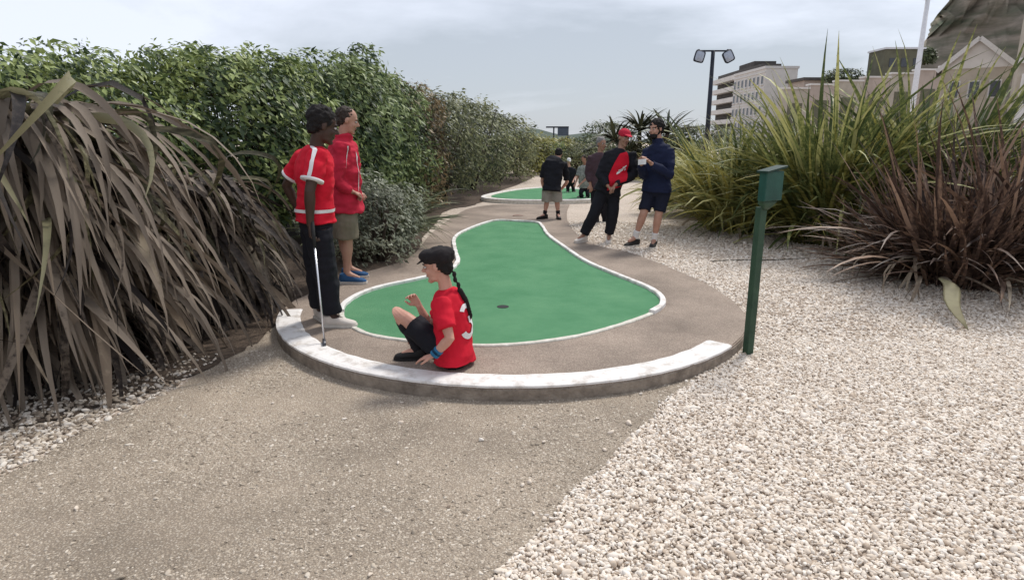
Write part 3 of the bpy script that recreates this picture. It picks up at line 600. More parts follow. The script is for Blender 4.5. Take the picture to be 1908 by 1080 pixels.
G = Geo(); G.loft([(1.708, 4.214, 1.065), (1.718, 4.204, 1.085), (1.728, 4.192, 1.115)], [(0.036, 0.034), (0.05, 0.034), (0.08, 0.029)], lat=ax_[0], n=16, power=6); G.build('bracket', MATS['post_green'], sp)

# ------------------------------------------------------------------ lamps
M('lamp_dark', (0.025, 0.03, 0.045), (0.02, 0.022, 0.03), rough=0.45, metal=0.3)
M('lamp_white', (0.72, 0.72, 0.74), (0.6, 0.6, 0.63), rough=0.4)
M('lamp_glass', (0.35, 0.40, 0.48), (0.3, 0.33, 0.4), rough=0.15, spec=0.6)
lp = empty('floodlight_pole', 'dark blue pole carrying two floodlights on a crossbar', 'lamp post', (9.2, 30, 0.085))
G = Geo(); G.loft([(9.2, 30, -0.1), (9.2, 30, 2.8), (9.2, 30, 5.5)], [0.12, 0.105, 0.085], n=14); G.build('pole', MATS['lamp_dark'], lp)
G = Geo(); G.box((9.2, 30, 5.48), (0.62, 0.04, 0.035)); G.build('crossbar', MATS['lamp_dark'], lp, smooth=False, bevel=0.008)
for sx, tilt in ((-0.66, -0.25), (0.66, 0.5)):
    ax2 = (V((math.cos(tilt), 0, math.sin(tilt))), V((0, 1, 0)), V((-math.sin(tilt), 0, math.cos(tilt))))
    c0 = V((9.2 + sx, 29.95, 5.22))
    G = Geo(); G.loft([c0 + V((0, 0.22, 0)), c0 + V((0, 0.05, 0)), c0 + V((0, -0.16, 0))], [(0.10, 0.12), (0.20, 0.24), (0.24, 0.27)], lat=ax2[0], n=20, power=5); hd = G.build('lamp_head', MATS['lamp_dark'], lp)
    G = Geo(); G.loft([c0 + V((0, -0.163, 0)), c0 + V((0, -0.175, 0))], [(0.19, 0.22), (0.18, 0.21)], lat=ax2[0], n=20, power=5)
    o = G.build('lens', MATS['lamp_glass'], hd)
    G = Geo(); G.box(c0 + V((0, 0.05, 0.24)), (0.03, 0.05, 0.09)); G.build('yoke', MATS['lamp_dark'], hd, smooth=False)
sl = empty('street_lamp', 'tall white street lamp in front of the cliff', 'lamp post', (24.9, 40, 0.085))
G = Geo(); G.loft([(24.9, 40, -0.1), (24.9, 40, 5), (24.9, 40, 9.75)], [0.20, 0.16, 0.12], n=14); G.build('pole', MATS['lamp_white'], sl)
G = Geo(); G.loft([(23.6, 40, 9.82), (24.9, 40, 9.72), (26.3, 40, 9.85)], [0.06, 0.08, 0.06], n=10); G.build('arm', MATS['lamp_white'], sl)
for x_ in (23.4, 26.5): G = Geo(); G.ell((x_, 40, 9.88), (0.55, 0.22, 0.12)); G.build('lamp_head', MATS['lamp_white'], sl)

# ------------------------------------------------------------------ hill and cliff
M('cliff', (0.30, 0.25, 0.205), (0.065, 0.08, 0.05), c3=(0.155, 0.14, 0.105), scale=0.22, rough=1, bump=1.0, bscale=0.5, detail=10, stretch=(0.45, 0.45, 2.4))
M('slope', (0.17, 0.16, 0.09), (0.075, 0.085, 0.04), scale=0.25, rough=1, bump=0.8, bscale=1.5, detail=8)
xs2 = np.linspace(40, 260, 220); ys2 = np.linspace(96, 175, 90); X2, Y2 = np.meshgrid(xs2, ys2)
Hx = np.interp(X2 * 118 / np.maximum(Y2, 118), [40, 52, 57, 62, 68, 70.5, 74, 78, 83, 94, 190], [0, 0, 6, 12.5, 13.6, 16, 21, 28.5, 40, 55, 66])
Z2 = Hx * sst(100, 124, Y2 + 2.0 * np.sin(X2 * 0.23))
nz_ = np.array([noise.fractal(V((a * 0.09, b * 0.09, 0)), 1.0, 2.1, 5) for a, b in zip(X2.ravel(), Y2.ravel())]).reshape(X2.shape)
led = np.array([noise.noise(V((a * 0.05, b * 0.05, c * 0.55))) for a, b, c in zip(X2.ravel(), Y2.ravel(), Z2.ravel())]).reshape(X2.shape)
fade = sst(10, 24, Z2)
Yd = Y2 + led * 6.0 * fade; Xd = X2 + led * 1.6 * fade; Z2 = Z2 + nz_ * (0.5 + 2.6 * fade) - 0.3
i2 = np.arange(X2.size).reshape(X2.shape); fq2 = np.stack([i2[:-1, :-1], i2[:-1, 1:], i2[1:, 1:], i2[1:, :-1]], -1).reshape(-1, 4)
tag(link('hill', np_mesh('hill', np.stack([Xd, Yd, Z2], -1).reshape(-1, 3), fq2), MATS['cliff'], smooth=False), 'steep brown layered rock cliff above the houses', kind='structure')
# low far headland on the horizon
xs3 = np.linspace(-60, 90, 90); prof = 4.6 + 2.2 * np.sin(xs3 * 0.05 + 1) + 1.4 * np.sin(xs3 * 0.17)
pv = np.concatenate([np.stack([xs3, np.full_like(xs3, 330), np.full_like(xs3, -1)], -1), np.stack([xs3, np.full_like(xs3, 352), prof], -1), np.stack([xs3, np.full_like(xs3, 400), np.full_like(xs3, -1)], -1)])
nn = len(xs3); pf = np.array([(k * nn + i, k * nn + i + 1, (k + 1) * nn + i + 1, (k + 1) * nn + i) for k in range(2) for i in range(nn - 1)])
tag(link('headland', np_mesh('headland', pv, pf), M('headland', (0.10, 0.125, 0.10), (0.075, 0.095, 0.08), scale=0.05, rough=1)), 'low green headland on the far horizon', kind='structure')

# ------------------------------------------------------------------ buildings
M('render_white', (0.66, 0.63, 0.60), (0.56, 0.53, 0.50), scale=0.6, rough=0.9, detail=7)
M('render_cream', (0.46, 0.41, 0.34), (0.34, 0.30, 0.25), scale=0.6, rough=0.9, detail=7)
M('render_pink', (0.46, 0.38, 0.33), (0.35, 0.29, 0.25), scale=0.5, rough=0.9, detail=7)
M('roof_dark', (0.10, 0.09, 0.085), (0.07, 0.065, 0.06), scale=1, rough=0.9)
M('olive_wall', (0.15, 0.145, 0.10), (0.11, 0.105, 0.075), scale=1, rough=0.9)
M('win', (0.05, 0.055, 0.065), (0.03, 0.033, 0.04), rough=0.2, spec=0.6)
M('frame', (0.62, 0.60, 0.58), rough=0.7)
def bld(name, mat, parent, c, h, a=0.0, z0=None, bevel=0):
    G = Geo(); G.box(c, h, AX(a)); return G.build(name, MATS[mat], parent, smooth=False, bevel=bevel)
# hotel block, window wall facing the promenade (towards -X)
A = V((51.7, 151, 0)); B = V((52.4, 134.5, 0)); d_ = (B - A); Lw = d_.length; d_.normalize(); nrm_ = V((d_.y, -d_.x, 0))     # outward, towards -X
if nrm_.x > 0: nrm_ = -nrm_
ht = empty('hotel', 'white five storey hotel with rows of dark windows beside the floodlight', 'building', (A + B) / 2)
ang = math.atan2(d_.y, d_.x); cb = (A + B) / 2 - nrm_ * 3.4
bld('wall', 'render_white', ht, cb + V((0, 0, 8)), (Lw / 2, 3.4, 8), ang)
bld('parapet', 'frame', ht, cb + V((0, 0, 16.2)), (Lw / 2 + 0.15, 3.6, 0.25), ang)
bld('roof_box', 'roof_dark', ht, cb + V((1.5, 4.0, 17.0)), (3.4, 2.2, 0.9), ang)
wm = {}
def box_mesh(hx, hy, hz, a):
    k = (hx, hy, hz, a)
    if k not in wm: G = Geo(); G.box((0, 0, 0), (hx, hy, hz), AX(a)); wm[k] = G.mesh('piece')
    return wm[k]
def put(name, mesh, mat, parent, p):
    o = link(name, mesh, mat, parent, smooth=False); o.location = p; return o
fr_m = box_mesh(0.62, 0.09, 0.95, ang); gl_m = box_mesh(0.46, 0.05, 0.78, ang); si_m = box_mesh(0.72, 0.2, 0.09, ang)
for fl in range(5):
    bld('string_course', 'frame', ht, (A + B) / 2 + nrm_ * 0.06 + V((0, 0, 15.3 - fl * 3.05)), (Lw / 2, 0.10, 0.13), ang)
    for i in range(8):
        p = A + d_ * (Lw * (i + 0.5) / 8) + V((0, 0, 13.8 - fl * 3.05))
        w_ = put('window', fr_m, MATS['frame'], ht, p + nrm_ * 0.05)
        g_ = link('pane', gl_m, MATS['win'], w_, smooth=False); g_.location = p + nrm_ * 0.12; g_.matrix_parent_inverse = Matrix.Translation(-w_.location) @ Matrix.Translation(ht.location) @ Matrix.Translation(-ht.location)
        s_ = link('sill', si_m, MATS['frame'], w_, smooth=False); s_.location = p + nrm_ * 0.1 - V((0, 0, 1.0)); s_.matrix_parent_inverse = Matrix.Translation(-w_.location)
# balcony block beyond
bb = empty('balcony_block', 'grey tower with striped balcony slabs behind the white hotel', 'building', (58.5, 164, 0))
bld('wall', 'roof_dark', bb, (59.6, 164.5, 9.2), (3.6, 12, 9.2), 0.0)
for fl in range(7):
    s_ = bld('balcony', 'render_white', bb, (55.2, 164.5, 16.6 - fl * 2.6), (0.9, 12.2, 0.55), 0.0)
bld('roof_box', 'roof_dark', bb, (60.1, 160, 19.0), (2.6, 5, 0.8), 0.0)
# low wing and retaining walls climbing to the right
lw = empty('low_wing', 'flat roofed pinkish wing joined to the terraces beside the hotel', 'building', (62, 118, 0))
bld('wall', 'render_pink', lw, (60.5, 118, 5.9), (9.0, 3, 5.9), 0.05)
bld('roof', 'roof_dark', lw, (60.5, 118, 12.05), (9.4, 3.4, 0.25), 0.05)
rw = empty('retaining_wall', 'long pale pinkish retaining wall stepping up behind the green flax', 'wall', (56, 97, 0))
for k in range(7):
    x_ = 41.5 + k * 4.0; hh_ = 4.4 + 0.27 * k
    bld('wall_bay', 'render_pink' if k % 2 else 'render_cream', rw, (x_, 95 + 0.25 * k, hh_), (1.97, 0.6, hh_), 0.06)
    bld('coping', 'render_white', rw, (x_, 95 + 0.25 * k, 2 * hh_ + 0.12), (2.02, 0.75, 0.12), 0.06)
    bld('recess', 'olive_wall', rw, (x_, 94.42 + 0.25 * k, hh_ * 1.15), (1.1, 0.06, hh_ * 0.4), 0.06)
ob = empty('flat_roofed_building', 'dark olive flat roofed building on the slope left of the cliff', 'building', (68.5, 112, 12))
bld('wall', 'olive_wall', ob, (65.6, 112, 13.3), (3.2, 2.5, 3.0), 0.0)
bld('roof', 'lamp_white', ob, (65.6, 112, 16.45), (3.4, 2.7, 0.15), 0.0)
for i in range(3): w_ = bld('window', 'win', ob, (63.7 + i * 2.0, 109.47, 14.2), (0.5, 0.04, 0.7), 0.0)
# gabled white house
gh_ = empty('gabled_house', 'white gabled house with pale bargeboards below the cliff', 'house', (53.4, 70, 0))
bld('wall', 'render_cream', gh_, (53.6, 73.5, 4.9), (2.9, 3.4, 4.9), 0.0)
G = Geo(); G.v = [V(p) for p in ((50.5, 70.0, 9.8), (56.7, 70.0, 9.8), (53.4, 70.0, 12.6), (50.5, 77, 9.8), (56.7, 77, 9.8), (53.4, 77, 12.6))]; G.f = [(0, 1, 2), (3, 5, 4), (0, 3, 4, 1), (0, 2, 5, 3), (1, 4, 5, 2)]
G.build('gable', MATS['render_white'], gh_, smooth=False)
rf = Geo(); rf.v = [V(p) for p in ((50.0, 69.6, 9.72), (53.4, 69.6, 12.95), (53.4, 77.4, 12.95), (50.0, 77.4, 9.72), (50.0, 69.6, 9.45), (53.4, 69.6, 12.62), (53.4, 77.4, 12.62), (50.0, 77.4, 9.45))]; rf.f = [(0, 1, 2, 3), (7, 6, 5, 4), (0, 4, 5, 1), (2, 6, 7, 3), (0, 3, 7, 4), (1, 5, 6, 2)]
rf.build('roof', MATS['roof_dark'], gh_, smooth=False)
rf = Geo(); rf.v = [V(p) for p in ((57.2, 69.6, 9.72), (53.4, 69.6, 12.95), (53.4, 77.4, 12.95), (57.2, 77.4, 9.72), (57.2, 69.6, 9.45), (53.4, 69.6, 12.62), (53.4, 77.4, 12.62), (57.2, 77.4, 9.45))]; rf.f = [(3, 2, 1, 0), (4, 5, 6, 7), (1, 5, 4, 0), (3, 7, 6, 2), (4, 7, 3, 0), (2, 6, 5, 1)]
rf.build('roof', MATS['roof_dark'], gh_, smooth=False)
for xa in (50.0, 57.2):
    G = Geo(); a_, b_ = V((xa, 69.5, 9.58)), V((53.4, 69.5, 12.8)); dd = (b_ - a_).normalized(); G.box((a_ + b_) / 2, ((b_ - a_).length / 2, 0.08, 0.22), (dd, V((0, 1, 0)), dd.cross(V((0, 1, 0))))); G.build('bargeboard', MATS['frame'], gh_, smooth=False)
for xw in (51.8, 53.6, 55.4):
    w_ = bld('window', 'frame', gh_, (xw, 70.06, 7.6), (0.55, 0.06, 0.95), 0.0); g_ = bld('pane', 'win', w_, (xw, 69.97, 7.6), (0.42, 0.05, 0.8), 0.0); g_.matrix_parent_inverse = Matrix.Identity(4)
gh_.rotation_euler.z = -0.58; gh_.location = (49.7, 70, -0.75)
# tall cream house at the right
th = empty('terrace_house', 'tall cream terraced house with a grey upper bay, right of the gabled house', 'house', (49.2, 58, 0))
bld('wall', 'render_cream', th, (54.2, 62, 8.2), (5.4, 4, 8.2), 0.0)
bld('parapet', 'render_white', th, (54.2, 62, 16.6), (5.7, 4.3, 0.35), 0.0)
bld('bay', 'render_white', th, (50.6, 57.4, 3.6), (1.5, 0.6, 3.6), 0.0)
bld('cornice', 'render_white', th, (54.2, 57.85, 8.4), (5.5, 0.2, 0.22), 0.0)
for zz in (5.6, 10.0, 13.6):
    for xw in (49.9, 52.2, 54.6):
        if zz < 7 and xw < 52: yy = 56.76
        else: yy = 57.97
        w_ = bld('window', 'frame', th, (xw, yy, zz), (0.6, 0.06, 1.1), 0.0); g_ = bld('pane', 'win', w_, (xw, yy - 0.08, zz), (0.46, 0.05, 0.95), 0.0)
th.rotation_euler.z = -0.62; th.location.x = 45.6
# trees on the slope
for (x_, y_, z_, r_, lab) in ((57.0, 112, 10.9, 2.4, 'rounded dark tree above the terrace wall by the low wing'), (69.6, 110.5, 14.0, 1.3, 'small dark tree beside the olive flat roofed building')):
    b_ = bush('hillside_tree', lab, 'tree', (x_, y_), (r_ * 1.3, r_, 2.6), 1500, 0.4, ftm, x_, 'trees on the slope'); b_.location.z = z_
# dark canopy frame, parasol
cf = empty('canopy_frame', 'dark steel frame with a hanging panel above the far trees', 'frame', (3.2, 45, 0.085))
for x_ in (2.95, 3.95): G = Geo(); G.loft([(x_, 45, -0.1), (x_, 45, 2.4)], [0.05, 0.05], n=8); G.build('leg', MATS['lamp_dark'], cf)
G = Geo(); G.box((3.2, 45, 2.42), (0.80, 0.10, 0.05)); G.build('beam', MATS['lamp_dark'], cf, smooth=False)
G = Geo(); G.box((3.58, 44.95, 2.10), (0.36, 0.04, 0.27)); G.build('panel', M('panel_slate', (0.07, 0.09, 0.12), rough=0.5), cf, smooth=False)
pr = empty('parasol', 'faded red parasol showing behind the bronze flax', 'parasol', (12.9, 14, 0.085))
G = Geo(); nseg = 8
G.v = [V((12.9, 14, 2.55))] + [V((12.9 + 1.25 * math.cos(a), 14 + 1.25 * math.sin(a), 2.02)) for a in np.linspace(0, 2 * math.pi, nseg, endpoint=False)] + [V((12.9 + 1.25 * math.cos(a), 14 + 1.25 * math.sin(a), 1.86)) for a in np.linspace(0, 2 * math.pi, nseg, endpoint=False)]
G.f = [(0, 1 + i, 1 + (i + 1) % nseg) for i in range(nseg)] + [(1 + i, 9 + i, 9 + (i + 1) % nseg, 1 + (i + 1) % nseg) for i in range(nseg)]
G.build('canopy', M('parasol_red', (0.42, 0.12, 0.12), (0.34, 0.09, 0.09), rough=0.85), pr, smooth=False)
G = Geo(); G.loft([(12.9, 14, 0), (12.9, 14, 2.5)], [0.03, 0.03], n=8); G.build('pole', MATS['stem'], pr)
# things lying on the gravel
def lying_leaf(label, p0, p1, w, mat, lift=0.02, arch_=0.03):
    p0, p1 = V(p0), V(p1); t = (p1 - p0); Ll = t.length; t.normalize(); n_ = V((-t.y, t.x, 0)); n_ = n_.normalized()
    G = Geo(); k = 10; pts = [p0 + t * (Ll * i / k) + V((0, 0, lift + arch_ * math.sin(math.pi * i / k))) + n_ * (0.03 * math.sin(i * 0.7)) for i in range(k + 1)]
    G.loft(pts, [(max(0.004, w * math.sin(math.pi * min(1, 0.12 + 0.85 * i / k)) * 0.5), 0.003) for i in range(k + 1)], lat=n_, n=8)
    o = G.build('fallen_leaf', mat); return tag(o, label, 'leaf')
lying_leaf('dry flax stalk lying on the gravel behind the marker post', (2.37, 7.24, 0.085), (3.6, 7.42, 0.085), 0.035, olive, 0.02, 0.0)
lying_leaf('pale olive flax leaf drooping onto the gravel before the bronze flax', (3.80, 5.35, 0.30), (3.62, 4.72, 0.02), 0.13, M('leaf_olive', (0.30, 0.27, 0.15), (0.20, 0.17, 0.10), scale=6, rough=0.6), 0.015, 0.06)
lying_leaf('small reddish dead leaf on the surround beyond the long green', (0.02, 11.75, PT), (0.22, 11.8, PT), 0.06, M('leaf_red', (0.20, 0.06, 0.04), rough=0.7), 0.01, 0.01)
M('pale_stone', (0.50, 0.45, 0.38), (0.34, 0.30, 0.25), scale=6, rough=0.9, bump=0.5)
for i, (x_, y_, s_, lab) in enumerate(((4.75, 16.9, 0.22, 'pale rounded stone second from the path at the tussock bed edge'), (5.15, 17.2, 0.26, 'largest pale stone in the middle of the row edging the tussocks'), (5.5, 16.9, 0.2, 'small pale stone just beyond the largest one by the tussocks'), (4.45, 16.5, 0.17, 'smallest pale stone beside the gravel path at the tussock bed'), (5.9, 17.3, 0.25, 'big pale stone tucked under the farthest tussock'))):
    G = Geo(); G.ell((0, 0, s_ * 0.35), (s_ * 1.2, s_, s_ * 0.6)); o = solid('stone', G, MATS['pale_stone'], None, 0.05, 2, 0.05, 6, seed=i); o.location = (x_, y_, float(gh(x_, y_)))
    tag(o, lab, 'stone', 'stones edging the tussock bed')

# ------------------------------------------------------------------ people
SKIN = {'dark': M('skin_dark', (0.065, 0.036, 0.026), (0.05, 0.028, 0.02), rough=0.5, scale=12), 'fair': M('skin_fair', (0.56, 0.31, 0.23), (0.48, 0.25, 0.185), rough=0.55, scale=12), 'mid': M('skin_mid', (0.36, 0.20, 0.14), (0.30, 0.16, 0.11), rough=0.55, scale=12), 'tan': M('skin_tan', (0.46, 0.26, 0.19), (0.39, 0.21, 0.15), rough=0.55, scale=12)}
def cloth(name, c, rough=0.85): return M(name, c, tuple(v * 0.82 for v in c), scale=9, rough=rough, bump=0.12, bscale=220, spec=0.2)
RED = cloth('red_cotton', (0.62, 0.012, 0.032)); RED2 = cloth('red_jacket', (0.52, 0.022, 0.05)); WHT = cloth('white_trim', (0.78, 0.76, 0.76)); BLK = cloth('black_cloth', (0.014, 0.014, 0.019)); KHA = cloth('khaki_cloth', (0.20, 0.165, 0.12))
NAV = cloth('navy_cloth', (0.012, 0.017, 0.046)); NSH = cloth('navy_shorts', (0.012, 0.014, 0.028)); STO = cloth('stone_cloth', (0.34, 0.31, 0.27)); GRY = cloth('grey_cloth', (0.23, 0.25, 0.23)); BLU = cloth('blue_shoe', (0.035, 0.10, 0.22)); WSH = cloth('white_shoe', (0.66, 0.60, 0.54)); BSH = cloth('black_shoe', (0.022, 0.020, 0.020), 0.6)
SOL = cloth('sole_white', (0.62, 0.58, 0.52)); SOK = cloth('sock_black', (0.016, 0.015, 0.018)); SKW = cloth('sock_white', (0.72, 0.70, 0.68)); BLW = cloth('blue_band', (0.03, 0.16, 0.30))
HAIR = {'black': M('hair_black', (0.016, 0.013, 0.012), (0.008, 0.007, 0.007), rough=0.75, scale=60, bump=0.6, bscale=160), 'brown': M('hair_brown', (0.05, 0.035, 0.026), (0.025, 0.018, 0.014), rough=0.65, scale=50, bump=0.6, bscale=120), 'grey': M('hair_grey', (0.30, 0.28, 0.27), (0.16, 0.15, 0.15), rough=0.7, scale=50, bump=0.6, bscale=120), 'white': M('hair_white', (0.75, 0.74, 0.74), rough=0.7)}
EYE = M('eye_white', (0.6, 0.57, 0.54), rough=0.3); IRI = M('iris', (0.02, 0.015, 0.012), rough=0.2); LIP = {'dark': M('lip_dark', (0.10, 0.045, 0.04), rough=0.5), 'fair': M('lip_fair', (0.42, 0.16, 0.14), rough=0.5), 'tan': M('lip_tan', (0.33, 0.13, 0.11), rough=0.5), 'mid': M('lip_mid', (0.27, 0.11, 0.095), rough=0.5)}

def lerp(a, b, t): return V(a) + (V(b) - V(a)) * t
def orient(f, up=(0, 0, 1)):
    f = V(f).normalized(); u = V(up); r = f.cross(u).normalized(); u = r.cross(f); return f, r, u     # forward, right, up
def hand(G, wrist, d, nrm, s, curl=0.5, right=True, thumb=0.6):
    """palm with four unequal fingers bending towards the palm side nrm, thumb from the side of the palm"""
    d = V(d).normalized(); n_ = V(nrm); n_ = (n_ - d * n_.dot(d)).normalized(); l = d.cross(n_).normalized()      # l: sideways
    if not right: l = -l
    w = V(wrist); pk = w + d * 0.088 * s
    G.loft([w - d * 0.01 * s, w + d * 0.03 * s, w + d * 0.07 * s, pk], [(0.027 * s, 0.02 * s), (0.036 * s, 0.017 * s), (0.041 * s, 0.015 * s), (0.038 * s, 0.012 * s)], lat=l, n=12)
    for k, (off, ln) in enumerate(((-0.030, 0.075), (-0.010, 0.084), (0.011, 0.078), (0.030, 0.060))):
        p = pk - d * 0.012 * s + l * off * s; dd = (d + l * off * 2.0).normalized(); pts = [p]; c = curl * (0.85 + 0.12 * k)
        for sg, fr in enumerate((0.45, 0.32, 0.26)):
            a = c * (0.75 if sg == 0 else 1.0); dd = (Matrix.Rotation(-a, 3, l) @ dd) if (Matrix.Rotation(-a, 3, l) @ d).dot(n_) > (Matrix.Rotation(a, 3, l) @ d).dot(n_) else (Matrix.Rotation(a, 3, l) @ dd)
            p = p + dd * (ln * fr * s); pts.append(p)
        G.loft(pts, [0.0098 * s, 0.0092 * s, 0.0082 * s, 0.0066 * s], n=8)
    b = w + d * 0.025 * s - l * 0.030 * s; t1 = (d * 0.55 - l * 0.65 + n_ * 0.45 * thumb).normalized(); t2 = (d * 0.85 - l * 0.15 + n_ * 0.55 * thumb).normalized()
    G.loft([b, b + t1 * 0.035 * s, b + t1 * 0.035 * s + t2 * 0.032 * s, b + t1 * 0.035 * s + t2 * 0.055 * s], [0.014 * s, 0.012 * s, 0.010 * s, 0.0075 * s], n=8)
def head_geo(G, c, f, r, u, s):
    P = lambda fx, rx, ux: V(c) + f * (fx * s) + r * (rx * s) + u * (ux * s)
    E_ = lambda p, a: G.ell(P(*p), (a[0] * s, a[1] * s, a[2] * s), (f, r, u))
    E_((-0.012, 0, 0.028), (0.094, 0.074, 0.086)); E_((0.022, 0, -0.035), (0.066, 0.058, 0.082)); E_((0.066, 0, -0.100), (0.024, 0.026, 0.020)); E_((0.03, 0, -0.085), (0.05, 0.05, 0.03))
    E_((0.074, 0, 0.022), (0.016, 0.046, 0.012)); E_((0.074, 0, -0.062), (0.016, 0.024, 0.013)); E_((0.062, 0.036, -0.03), (0.02, 0.02, 0.022)); E_((0.062, -0.036, -0.03), (0.02, 0.02, 0.022))
    G.loft([P(0.080, 0, 0.014), P(0.099, 0, -0.014), P(0.112, 0, -0.031)], [0.009 * s, 0.012 * s, 0.014 * s], n=8)
    for q in (-1, 1): E_((-0.008, q * 0.078, -0.008), (0.019, 0.010, 0.031)); E_((0.086, q * 0.011, -0.033), (0.010, 0.009, 0.008))
    return P
def torso_secs(J, s, ease, hem, fat=1.0, neck=True):
    P_, N_ = V(J['pelvis']), V(J['neck']); ls = (V(J['shR']) - V(J['shL'])).normalized(); lh = (V(J['hpR']) - V(J['hpL'])).normalized()
    Cm = V(J['chest']) if 'chest' in J else lerp(P_, N_, 0.62); ax_ = (Cm - P_).normalized()
    W_ = lerp(P_, Cm, 0.45)
    if 'waist' in J: W_ = V(J['waist'])
    tab = [(P_ - ax_ * hem * s, (0.172, 0.128), 0.0), (P_, (0.170, 0.124), 0.05), (W_, (0.152, 0.112), 0.4), (Cm, (0.172, 0.118), 0.9), (lerp(Cm, N_, 0.55), (0.165, 0.100), 1.0), (lerp(Cm, N_, 0.9), (0.115, 0.075), 1.0)]
    if neck: tab.append((lerp(Cm, N_, 1.08), (0.066, 0.062), 1.0))
    sw = (V(J['shR']) - V(J['shL'])).length / (0.34 * s)
    return [t[0] for t in tab], [((t[1][0] * s * fat + ease) * (1 if i < 2 else 0.5 + 0.5 * sw), t[1][1] * s * fat + ease) for i, t in enumerate(tab)], [lh.lerp(ls, t[2]) for t in tab]
def ribbon(name, obj, pts, half, dirw, mat, parent, off=0.004, ray=None):
    """flat print: ribbon laid onto the surface of obj"""
    me = obj.data; bv = BVHTree.FromPolygons([v.co.copy() for v in me.vertices], [tuple(p.vertices) for p in me.polygons])
    G = Geo(); m = len(pts)
    for i, p in enumerate(pts):
        dw = V(dirw[i]) if isinstance(dirw, list) else V(dirw)
        hf = half[i] if isinstance(half, list) else half
        for k in (-1, -0.33, 0.33, 1):
            if ray is None: q, n_, _, _ = bv.find_nearest(V(p) + dw * (hf * k)); G.v.append(q + n_ * off)
            else:
                rd = V(ray[i] if isinstance(ray, list) else ray).normalized(); q, n_, _, _ = bv.ray_cast(V(p) + dw * (hf * k), rd)
                G.v.append((q if q else V(p)) + rd * off)
    for i in range(m - 1):
        for k in range(3): a = i * 4 + k; G.f.append((a, a + 1, a + 5, a + 4))
    return G.build(name, mat, parent)
def shoe(J, side, s, mat, sole_mat, t, z=0.0, fl=1.0):
    an = V(J['an' + side]); d = V(J['toe' + side]); d.z = 0; d.normalize(); l = V((-d.y, d.x, 0)); pitch = J.get('pitch' + side, 0.0)
    g = V((an.x, an.y, J.get('ground' + side, z)))
    up = V((0, 0, 1))
    def Q(a, h): return g + d * (a * s * fl) + up * (h * s + max(0.0, -a) * pitch)
    G = Geo(); st = [(-0.072, 0.040, 0.026, 0.030), (-0.055, 0.046, 0.035, 0.040), (-0.02, 0.052, 0.036, 0.048), (0.03, 0.050, 0.038, 0.046), (0.08, 0.042, 0.044, 0.036), (0.13, 0.034, 0.047, 0.028), (0.17, 0.029, 0.040, 0.022), (0.192, 0.025, 0.024, 0.014)]
    G.loft([Q(a, h) for a, h, _, _ in st], [(w * s, hh * s) for _, _, w, hh in st], lat=l, n=14)
    G.loft([Q(-0.03, 0.05), Q(-0.028, 0.10)], [0.042 * s, 0.046 * s], lat=l)
    o = solid('shoe', G, mat, t, 0.008, 3)
    G = Geo(); G.loft([Q(a, 0.0) for a, _, _, _ in st], [1e-3] * 8) if False else None
    vs_ = []
    so_ = [(-0.080, 0.022), (-0.062, 0.038), (-0.02, 0.040), (0.03, 0.040), (0.08, 0.047), (0.13, 0.050), (0.17, 0.043), (0.198, 0.022)]
    G = Geo(); nlo = [(Q(a, 0.002) + l * (w * s), Q(a, 0.002) - l * (w * s), Q(a, 0.024) + l * (w * s), Q(a, 0.024) - l * (w * s)) for a, w in so_]
    for q in nlo: G.v += list(q)
    for i in range(len(nlo) - 1):
        a = i * 4; b = a + 4; G.f += [(a, b, b + 1, a + 1), (a + 2, a + 3, b + 3, b + 2), (a, a + 2, b + 2, b), (a + 1, b + 1, b + 3, a + 3)]
    e = (len(nlo) - 1) * 4; G.f += [(0, 1, 3, 2), (e, e + 2, e + 3, e + 1)]
    so2 = G.build('sole', sole_mat, o, smooth=False); so2.matrix_parent_inverse = o.matrix_parent_inverse.inverted() @ Matrix.Translation(-t.location) if False else Matrix.Identity(4)
    so2.matrix_parent_inverse = (Matrix.Translation(-t.location) ).inverted() @ Matrix.Translation(-t.location)
    return o
